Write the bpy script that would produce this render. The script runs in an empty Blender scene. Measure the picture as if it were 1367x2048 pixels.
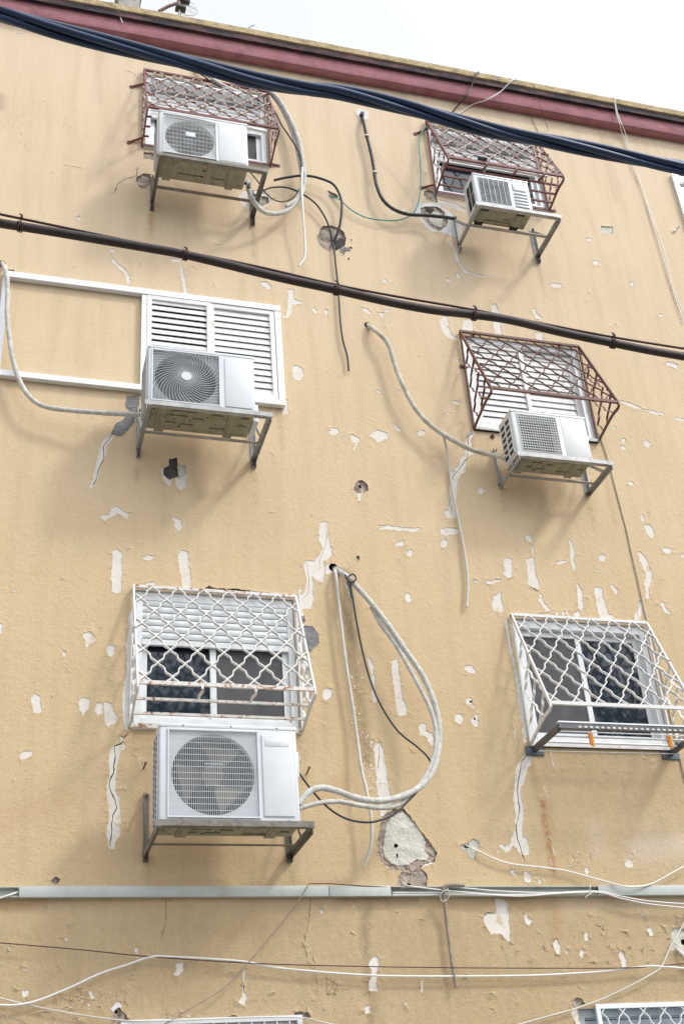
import bpy, bmesh, math, random
import numpy as np
from mathutils import Vector, Matrix
from mathutils.geometry import delaunay_2d_cdt
random.seed(7)
R = math.radians
scene = bpy.context.scene
COL = scene.collection

# ------------------------------------------------------------------ camera model (measured from the facade's vanishing points)
CAM = Vector((0, -7.8, 1.6)); FPX = 2399.4
RT = Vector((.96123289, -.26667615, -.07010817))
DN = Vector((.08102661, .51621073, -.85262018))
FW = Vector((.26356406, .81388593, .5178066))
def P(px, py, d=0.0):
    """point at distance d in front of the facade plane (y = 0) seen at photo pixel px, py"""
    r = RT*(px-683.5) + DN*(py-1024) + FW*FPX
    return CAM + r*((7.8-d)/r.y)
cd = bpy.data.cameras.new('camera'); cam = bpy.data.objects.new('camera', cd); COL.objects.link(cam)
cd.sensor_fit = 'HORIZONTAL'; cd.sensor_width = 36; cd.lens = 36*FPX/1367; cd.clip_start = .05; cd.clip_end = 3000
m = Matrix((RT, -DN, -FW)).transposed().to_4x4(); m.translation = CAM; cam.matrix_world = m
scene.camera = cam

# ------------------------------------------------------------------ materials
def nodes(name):
    mt = bpy.data.materials.new(name); mt.use_nodes = True
    nt = mt.node_tree; b = nt.nodes['Principled BSDF']
    return mt, nt, b
def N(nt, t, **k):
    n = nt.nodes.new(t)
    for a, v in k.items():
        if a.startswith('i_'): n.inputs[a[2:].replace('_', ' ')].default_value = v
        else: setattr(n, a, v)
    return n
def tex(nt, scale, detail=4, rough=.55, dist=0.0, space='Object', stretch=None):
    tc = N(nt, 'ShaderNodeTexCoord'); src = tc.outputs[space]
    if stretch:
        mp = N(nt, 'ShaderNodeMapping'); mp.inputs['Scale'].default_value = stretch
        nt.links.new(src, mp.inputs[0]); src = mp.outputs[0]
    n = N(nt, 'ShaderNodeTexNoise', i_Scale=scale, i_Detail=detail, i_Roughness=rough, i_Distortion=dist)
    nt.links.new(src, n.inputs['Vector']); return n.outputs['Fac']
def ramp(nt, fac, *stops):
    r = N(nt, 'ShaderNodeValToRGB'); e = r.color_ramp.elements
    while len(e) < len(stops): e.new(.5)
    for s, (p, c) in zip(e, stops):
        s.position = p; s.color = (*c, 1) if hasattr(c, '__len__') else (c, c, c, 1)
    nt.links.new(fac, r.inputs[0]); return r.outputs[0]
def mix(nt, fac, a, b, blend='MIX'):
    mx = N(nt, 'ShaderNodeMix', data_type='RGBA', blend_type=blend)
    for i, v in ((0, fac), (6, a), (7, b)):
        if hasattr(v, 'is_linked'): nt.links.new(v, mx.inputs[i])
        elif i == 0: mx.inputs[0].default_value = v
        else: mx.inputs[i].default_value = (*v, 1)
    return mx.outputs[2]
def math_(nt, op, a, b=None):
    n = N(nt, 'ShaderNodeMath', operation=op)
    for i, v in enumerate((a, b)):
        if v is None: continue
        if hasattr(v, 'is_linked'): nt.links.new(v, n.inputs[i])
        else: n.inputs[i].default_value = v
    return n.outputs[0]
def bump(nt, b, h, strength, dist=.01):
    n = N(nt, 'ShaderNodeBump', i_Strength=strength, i_Distance=dist)
    nt.links.new(h, n.inputs['Height']); nt.links.new(n.outputs[0], b.inputs['Normal'])
def plain(name, c, rough=.5, metal=0, var=.12, scale=9, bmp=0, dirt=None, dirt_at=(.55, .75), spec=None):
    mt, nt, b = nodes(name)
    f = tex(nt, scale, 5)
    col = ramp(nt, f, (.3, tuple(x*(1-var) for x in c)), (.7, tuple(min(1, x*(1+var)) for x in c)))
    if dirt:
        g = ramp(nt, tex(nt, scale*1.7, 6, .65), (dirt_at[0], 0.0), (dirt_at[1], 1.0))
        col = mix(nt, g, col, dirt)
    nt.links.new(col, b.inputs['Base Color']); b.inputs['Roughness'].default_value = rough; b.inputs['Metallic'].default_value = metal
    if spec is not None: b.inputs['Specular IOR Level'].default_value = spec
    if bmp: bump(nt, b, tex(nt, scale*8, 3), bmp, .004)
    return mt
def rusty(name, paint, lo, hi, rust=(.20, .075, .025), rough=.55, scale=22, dark=(.06, .028, .02)):
    mt, nt, b = nodes(name)
    f = tex(nt, scale, 6, .65); g = ramp(nt, f, (lo, 0.0), (hi, 1.0))
    rc = mix(nt, tex(nt, 70, 3), dark, rust)
    pc = mix(nt, tex(nt, 8, 4), tuple(x*.86 for x in paint), paint)
    nt.links.new(mix(nt, g, pc, rc), b.inputs['Base Color']); b.inputs['Roughness'].default_value = rough
    bump(nt, b, f, .25, .004); return mt

def wall_paint():
    mt, nt, b = nodes('ochre_stucco')
    big = tex(nt, .55, 5, .6); mid = tex(nt, 3.2, 6, .65); fine = tex(nt, 26, 4, .6)
    c = ramp(nt, big, (.3, (.615, .458, .265)), (.7, (.70, .54, .338)))
    c = mix(nt, ramp(nt, mid, (.35, 0.0), (.75, .42)), c, (.575, .415, .23))
    c = mix(nt, ramp(nt, fine, (.35, 0.0), (.8, .22)), c, (.70, .58, .39))
    # haze over the high storeys, mixed into the wall colour
    ge = N(nt, 'ShaderNodeAttribute', attribute_name='haze_tint'); c = mix(nt, math_(nt, 'MULTIPLY', ge.outputs['Fac'], .8), c, (.73, .60, .44))
    vert = tex(nt, 2.0, 5, .6, stretch=(4.2, 1, .35))
    c = mix(nt, ramp(nt, vert, (.46, 0.0), (.8, .34)), c, (.45, .345, .20))
    for att, colr, sc in (('grime_tone', (.16, .125, .07), 30), ('rust', (.36, .155, .045), 24), ('chalk', (.70, .62, .52), 40)):
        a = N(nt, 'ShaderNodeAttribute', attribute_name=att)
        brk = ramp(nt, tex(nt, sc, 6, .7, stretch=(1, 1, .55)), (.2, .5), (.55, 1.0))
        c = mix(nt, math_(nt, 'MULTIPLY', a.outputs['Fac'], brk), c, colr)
    sp = N(nt, 'ShaderNodeAttribute', attribute_name='mould')
    dots = ramp(nt, tex(nt, 55, 4, .75), (.56, 0.0), (.66, 1.0))
    c = mix(nt, math_(nt, 'MULTIPLY', sp.outputs['Fac'], dots), c, (.15, .12, .08))
    nt.links.new(c, b.inputs['Base Color']); b.inputs['Roughness'].default_value = .92; b.inputs['Specular IOR Level'].default_value = .2
    h = math_(nt, 'ADD', math_(nt, 'MULTIPLY', tex(nt, 75, 3, .6), .7), math_(nt, 'MULTIPLY', tex(nt, 22, 3, .6), 1.0))
    h = math_(nt, 'ADD', h, math_(nt, 'MULTIPLY', ramp(nt, tex(nt, 40, 2, .5, 1.2), (.6, 0.0), (.72, 1.0)), .5))
    h = math_(nt, 'MULTIPLY', h, math_(nt, 'SUBTRACT', 1.35, math_(nt, 'MULTIPLY', ge.outputs['Fac'], .9)))
    bump(nt, b, h, .36, .011); return mt
def plaster(name, a, bcol, rough=.95, bs=.6, sc=14, extra=None, thr=(.5, .62)):
    mt, nt, b = nodes(name)
    c = ramp(nt, tex(nt, sc, 6, .65), (.3, a), (.7, bcol))
    if extra: c = mix(nt, ramp(nt, tex(nt, sc*.6, 4), (thr[0], 0.0), (thr[1], .8)), c, extra)
    nt.links.new(c, b.inputs['Base Color']); b.inputs['Roughness'].default_value = rough; b.inputs['Specular IOR Level'].default_value = .2
    bump(nt, b, tex(nt, sc*4, 5, .65), bs, .012); return mt

M = {}
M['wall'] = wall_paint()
M['primer'] = plaster('bare_primer', (.72, .65, .565), (.79, .755, .70), bs=.35, extra=(.60, .48, .33), thr=(.60, .68))
M['tan'] = plaster('broken_render', (.36, .295, .23), (.56, .48, .41), bs=1.0, sc=20)
M['cement'] = plaster('grey_cement', (.17, .17, .17), (.29, .29, .29), bs=.8)
M['darkcem'] = plaster('dark_cement', (.055, .052, .05), (.11, .105, .1), bs=1.0)
M['filler'] = plaster('pale_filler', (.56, .54, .46), (.72, .71, .62), bs=.9, sc=9)
M['crack'] = plain('crack_dark', (.07, .05, .035), .95)
M['whitesmear'] = plaster('white_smear', (.66, .65, .63), (.80, .79, .77), bs=.3)
M['white'] = plain('white_enamel', (.74, .75, .75), .38, var=.05, scale=6, dirt=(.55, .53, .47), dirt_at=(.62, .85))
M['acwhite'] = plain('appliance_white', (.65, .675, .695), .36, var=.04, scale=5, dirt=(.50, .48, .42), dirt_at=(.66, .9))
M['accream'] = plain('appliance_cream', (.68, .69, .685), .4, var=.05, scale=5, dirt=(.47, .43, .35), dirt_at=(.62, .9))
M['shroudgrey'] = plain('shroud_grey', (.30, .31, .32), .5)
M['coil'] = plain('coil_fins', (.024, .027, .031), .55, var=.4, scale=40)
M['black'] = plain('void_black', (.012, .012, .013), .8)
M['blade'] = plain('fan_plastic', (.125, .115, .072), .5, var=.1, dirt=(.16, .15, .1), dirt_at=(.5, .9))
M['blade_grey'] = plain('fan_grey', (.022, .027, .034), .5)
M['pan'] = plain('underside_steel', (.29, .275, .20), .6, var=.14, scale=7, dirt=(.12, .10, .06), dirt_at=(.5, .76))
M['galv'] = plain('galvanised_steel', (.37, .375, .37), .5, .3, var=.2, scale=12, dirt=(.17, .14, .11), dirt_at=(.58, .8))
M['oldgalv'] = plain('weathered_steel', (.21, .195, .17), .6, .25, var=.22, scale=12, dirt=(.12, .075, .045), dirt_at=(.52, .75))
M['whiterust'] = rusty('white_paint_with_rust', (.77, .765, .745), .62, .70, rust=(.46, .21, .06), dark=(.22, .09, .035))
M['whiterustheavy'] = rusty('white_paint_heavy_rust', (.75, .73, .69), .52, .62, rust=(.46, .20, .05), dark=(.20, .075, .03))
M['rustbrown'] = rusty('rust_brown', (.15, .065, .05), .40, .52, rust=(.19, .058, .03), dark=(.05, .026, .02))
M['redbrown'] = rusty('red_oxide_paint', (.19, .06, .058), .57, .64, rust=(.12, .05, .03))
M['redwhite'] = rusty('flaking_white_over_red', (.74, .70, .66), .47, .56, rust=(.30, .10, .08), dark=(.16, .05, .045), scale=34)
M['alu'] = plain('white_aluminium', (.76, .78, .79), .32, .1, var=.04, scale=4, dirt=(.52, .5, .45), dirt_at=(.66, .86))
M['louvre'] = plain('louvre_slats', (.74, .74, .72), .42, var=.05, scale=6, dirt=(.50, .46, .38), dirt_at=(.58, .85))
M['shutter'] = plain('roller_shutter', (.72, .745, .75), .45, var=.04, scale=4)
M['shutterblue'] = plain('blue_grey_shutter', (.36, .42, .45), .5, var=.05)
def glass():
    mt, nt, b = nodes('window_glass'); b.inputs['Base Color'].default_value = (.014, .022, .034, 1)
    b.inputs['Roughness'].default_value = .03; b.inputs['IOR'].default_value = 1.52; b.inputs['Specular IOR Level'].default_value = .5
    bump(nt, b, tex(nt, 2.2, 2), .006, .02); return mt
M['glass'] = glass()
M['screen'] = plain('insect_screen', (.085, .085, .09), .75, var=.15, scale=6)
M['curtain'] = plain('dim_curtain', (.14, .15, .16), .8, var=.3, scale=5)
M['wrap'] = plaster('white_wrapped_pipe', (.46, .44, .38), (.74, .74, .71), rough=.55, bs=.8, sc=22)
M['wrapold'] = plaster('dirty_wrapped_pipe', (.40, .36, .27), (.74, .71, .63), rough=.6, bs=.8, sc=12)
M['pvc'] = plain('white_pvc', (.74, .73, .69), .4, var=.06, dirt=(.5, .46, .36), dirt_at=(.6, .85))
M['greypvc'] = plain('grey_white_cable', (.60, .59, .55), .45, var=.12)
M['conduit'] = plain('corrugated_conduit', (.66, .63, .56), .55, var=.1, scale=20)
M['conduitdark'] = plain('dirty_conduit', (.30, .255, .20), .6, var=.2, scale=20)
M['blackcable'] = plain('black_cable', (.022, .023, .026), .5, var=.2)
M['navy'] = plain('blue_black_sheath', (.018, .042, .10), .42, var=.25, scale=3)
M['browncable'] = plain('brown_black_sheath', (.035, .024, .022), .6, var=.5, scale=6, bmp=.2, dirt=(.075, .045, .04), dirt_at=(.5, .8))
M['wirerust'] = plain('rusty_wire', (.07, .035, .03), .7, var=.3)
M['teal'] = plain('teal_cable', (.02, .30, .27), .5, var=.1)
M['trunk'] = plain('painted_trunking', (.50, .53, .50), .45, var=.07, scale=3, dirt=(.36, .35, .29), dirt_at=(.55, .85))
def fascia_mat():
    mt, nt, b = nodes('maroon_fascia')
    c = ramp(nt, tex(nt, 5, 6, .65), (.3, (.285, .112, .128)), (.72, (.42, .19, .21)))
    c = mix(nt, ramp(nt, tex(nt, 1.6, 6, .7), (.56, 0.0), (.7, .6)), c, (.12, .05, .06))
    nt.links.new(c, b.inputs['Base Color']); b.inputs['Roughness'].default_value = .85; bump(nt, b, tex(nt, 45, 4), .4, .01); return mt
M['fascia'] = fascia_mat()
def lichen_mat():
    mt, nt, b = nodes('lichen_concrete')
    c = ramp(nt, tex(nt, 6, 7, .7), (.3, (.20, .165, .12)), (.5, (.46, .36, .19)), (.72, (.56, .47, .31)))
    nt.links.new(c, b.inputs['Base Color']); b.inputs['Roughness'].default_value = .95; bump(nt, b, tex(nt, 30, 5), .9, .02); return mt
M['lichen'] = lichen_mat()
def tar_mat():
    mt, nt, b = nodes('tarred_edge')
    c = ramp(nt, tex(nt, 5, 7, .7, stretch=(.8, 1, 3)), (.46, (.028, .027, .032)), (.62, (.15, .07, .075)))
    nt.links.new(c, b.inputs['Base Color']); b.inputs['Roughness'].default_value = .85; bump(nt, b, tex(nt, 30, 5), .6, .01); return mt
M['tar'] = tar_mat()
M['concrete'] = plaster('roof_concrete', (.30, .29, .27), (.45, .43, .40))
M['darksteel'] = plain('dark_steel', (.11, .11, .115), .5, .3, var=.3, scale=14)
M['orange'] = plain('orange_plastic', (.78, .22, .03), .45); M['yellow'] = plain('yellow_plastic', (.78, .42, .02), .45)
M['steelblue'] = plain('blue_grey_casting', (.10, .125, .15), .5, .2, var=.2)
M['bark'] = plaster('bark', (.06, .045, .03), (.13, .10, .075), sc=8)
M['leaf'] = plain('leaf_green', (.05, .085, .025), .6, var=.4, scale=3)
M['ground'] = plaster('asphalt', (.05, .05, .05), (.085, .083, .08), sc=6)
M['pave'] = plaster('paving', (.22, .21, .19), (.32, .305, .28), sc=5)

# ------------------------------------------------------------------ mesh helpers
class MB:
    def __init__(s): s.v = []; s.f = []; s.m = []; s.sm = []
    def add(s, vs, fs, mi=0, smooth=False):
        o = len(s.v); s.v += [tuple(v) for v in vs]
        for f in fs: s.f.append([i+o for i in f]); s.m.append(mi); s.sm.append(smooth)
        return s
    def box(s, x0, x1, y0, y1, z0, z1, mi=0):
        vs = [(x, y, z) for x in (x0, x1) for y in (y0, y1) for z in (z0, z1)]
        return s.add(vs, [(0, 1, 3, 2), (4, 6, 7, 5), (0, 4, 5, 1), (2, 3, 7, 6), (0, 2, 6, 4), (1, 5, 7, 3)], mi)
    def beam(s, p, q, w, h, up=(0, 0, 1), mi=0):
        p, q = Vector(p), Vector(q); t = (q-p).normalized(); a = t.cross(Vector(up))
        if a.length < 1e-4: a = t.cross(Vector((1, 0, 0)))
        a.normalize(); b = a.cross(t).normalized()
        vs = [c + a*sx*w/2 + b*sy*h/2 for c in (p, q) for sx, sy in ((-1, -1), (1, -1), (1, 1), (-1, 1))]
        return s.add(vs, [(3, 2, 1, 0), (4, 5, 6, 7), (0, 1, 5, 4), (1, 2, 6, 5), (2, 3, 7, 6), (3, 0, 4, 7)], mi)
    def angle(s, p, q, leg, th, a, b):
        """L profile from p to q; legs along unit directions a and b"""
        p, q, a, b = map(Vector, (p, q, a, b)); prof = [a*0, a*leg, a*leg+b*th, a*th+b*th, a*th+b*leg, b*leg]
        vs = [c+o for c in (p, q) for o in prof]; n = 6
        fs = [(0, 1, 2, 3), (0, 3, 4, 5), (9, 8, 7, 6), (11, 10, 9, 6)] + [(i, i+6, (i+1) % n+6, (i+1) % n) for i in range(n)]
        return s.add(vs, fs)
    def tube(s, pts, r, n=8, mi=0, rf=None, cap=True):
        pts = [Vector(p) for p in pts]; k = len(pts); vs = []
        nrm = None
        for i, p in enumerate(pts):
            t = (pts[min(i+1, k-1)] - pts[max(i-1, 0)]).normalized()
            if nrm is None:
                nrm = t.cross(Vector((0, 0, 1)));
                if nrm.length < .1: nrm = t.cross(Vector((1, 0, 0)))
            nrm = (nrm - t*nrm.dot(t)).normalized(); bn = t.cross(nrm)
            rr = rf(i) if rf else r
            vs += [p + (nrm*math.cos(2*math.pi*j/n) + bn*math.sin(2*math.pi*j/n))*rr for j in range(n)]
        fs = [(i*n+j, i*n+(j+1) % n, (i+1)*n+(j+1) % n, (i+1)*n+j) for i in range(k-1) for j in range(n)]
        s.add(vs, fs, mi, True)
        if cap:
            s.add(vs[:n], [list(range(n))[::-1]], mi); s.add(vs[-n:], [list(range(n))], mi)
        return s
    def strip(s, pts, nrm, th, dp, mi=0):
        """flat bar bent in its own plane: thickness th in the plane, depth dp along nrm"""
        pts = [Vector(p) for p in pts]; nrm = Vector(nrm).normalized(); k = len(pts); vs = []
        for i, p in enumerate(pts):
            t = (pts[min(i+1, k-1)] - pts[max(i-1, 0)]).normalized(); a = t.cross(nrm).normalized()*th/2
            vs += [p-a-nrm*dp/2, p+a-nrm*dp/2, p+a+nrm*dp/2, p-a+nrm*dp/2]
        fs = [(i*4+j, i*4+(j+1) % 4, (i+1)*4+(j+1) % 4, (i+1)*4+j) for i in range(k-1) for j in range(4)]
        fs += [(3, 2, 1, 0), (4*k-4, 4*k-3, 4*k-2, 4*k-1)]
        return s.add(vs, fs, mi)
    def disc(s, c, r, ax=(0, 0, 1), n=14, h=.002, mi=0):
        c = Vector(c); ax = Vector(ax).normalized()
        return s.tube([c-ax*h/2, c+ax*h/2], r, n, mi)
def obj(name, mb, mats, parent=None, label=None, cat=None, group=None, kind=None, bevel=0, bseg=2, sharp=40):
    me = bpy.data.meshes.new(name)
    if parent is None:
        a = np.array(mb.v); org = Vector(((a[:, 0].min()+a[:, 0].max())/2, (a[:, 1].min()+a[:, 1].max())/2, a[:, 2].min()))
    else: org = Vector(parent['_o'])
    me.from_pydata([(x-org.x, y-org.y, z-org.z) for x, y, z in mb.v], [], mb.f)
    for mt in (mats if isinstance(mats, (list, tuple)) else [mats]): me.materials.append(M[mt] if isinstance(mt, str) else mt)
    me.polygons.foreach_set('material_index', mb.m); me.polygons.foreach_set('use_smooth', mb.sm)
    bm = bmesh.new(); bm.from_mesh(me); bmesh.ops.recalc_face_normals(bm, faces=bm.faces)
    if bevel: bmesh.ops.bevel(bm, geom=[e for e in bm.edges if e.is_manifold and e.calc_face_angle(0) > .6], offset=bevel, segments=bseg, affect='EDGES', profile=.5, clamp_overlap=True)
    bm.to_mesh(me); bm.free()
    if bevel and bseg > 1:
        for p in me.polygons: p.use_smooth = True
        me.set_sharp_from_angle(angle=R(sharp))
    o = bpy.data.objects.new(name, me); COL.objects.link(o)
    if parent is None: o.location = org
    else: o.parent = parent
    o['_o'] = tuple(org)
    tag(o, label, cat, group, kind); return o
def tag(o, label=None, cat=None, group=None, kind=None):
    for k, v in (('label', label), ('category', cat), ('group', group), ('kind', kind)):
        if v: o[k] = v
def thing(name, label, cat, loc, group=None):
    o = bpy.data.objects.new(name, None); COL.objects.link(o); o.location = loc; o.empty_display_size = .1
    o['_o'] = tuple(loc); tag(o, label, cat, group); return o
def spline(ps, step=.03):
    ps = [Vector(p) for p in ps]; ps = [ps[0]*2-ps[1]] + ps + [ps[-1]*2-ps[-2]]; out = []
    for i in range(1, len(ps)-2):
        a, b, c, d = ps[i-1:i+3]; n = max(2, int((c-b).length/step))
        for j in range(n):
            t = j/n; out.append(.5*((2*b)+(c-a)*t+(2*a-5*b+4*c-d)*t*t+(3*b-a-3*c+d)*t**3))
    out.append(ps[-2]); return out
def pix(pts, step=.03):
    return spline([P(*p) for p in pts], step)
def cable(name, label, cat, pts, r, mat, step=.03, n=8, group=None, rf=None, wob=0):
    path = pix(pts, step)
    if wob:
        rs = random.Random(len(label)); path = [p+Vector((rs.uniform(-wob, wob), 0, rs.uniform(-wob, wob))) for p in path]
    return obj(name, MB().tube(path, r, n, rf=rf), mat, None, label, cat, group)

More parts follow.
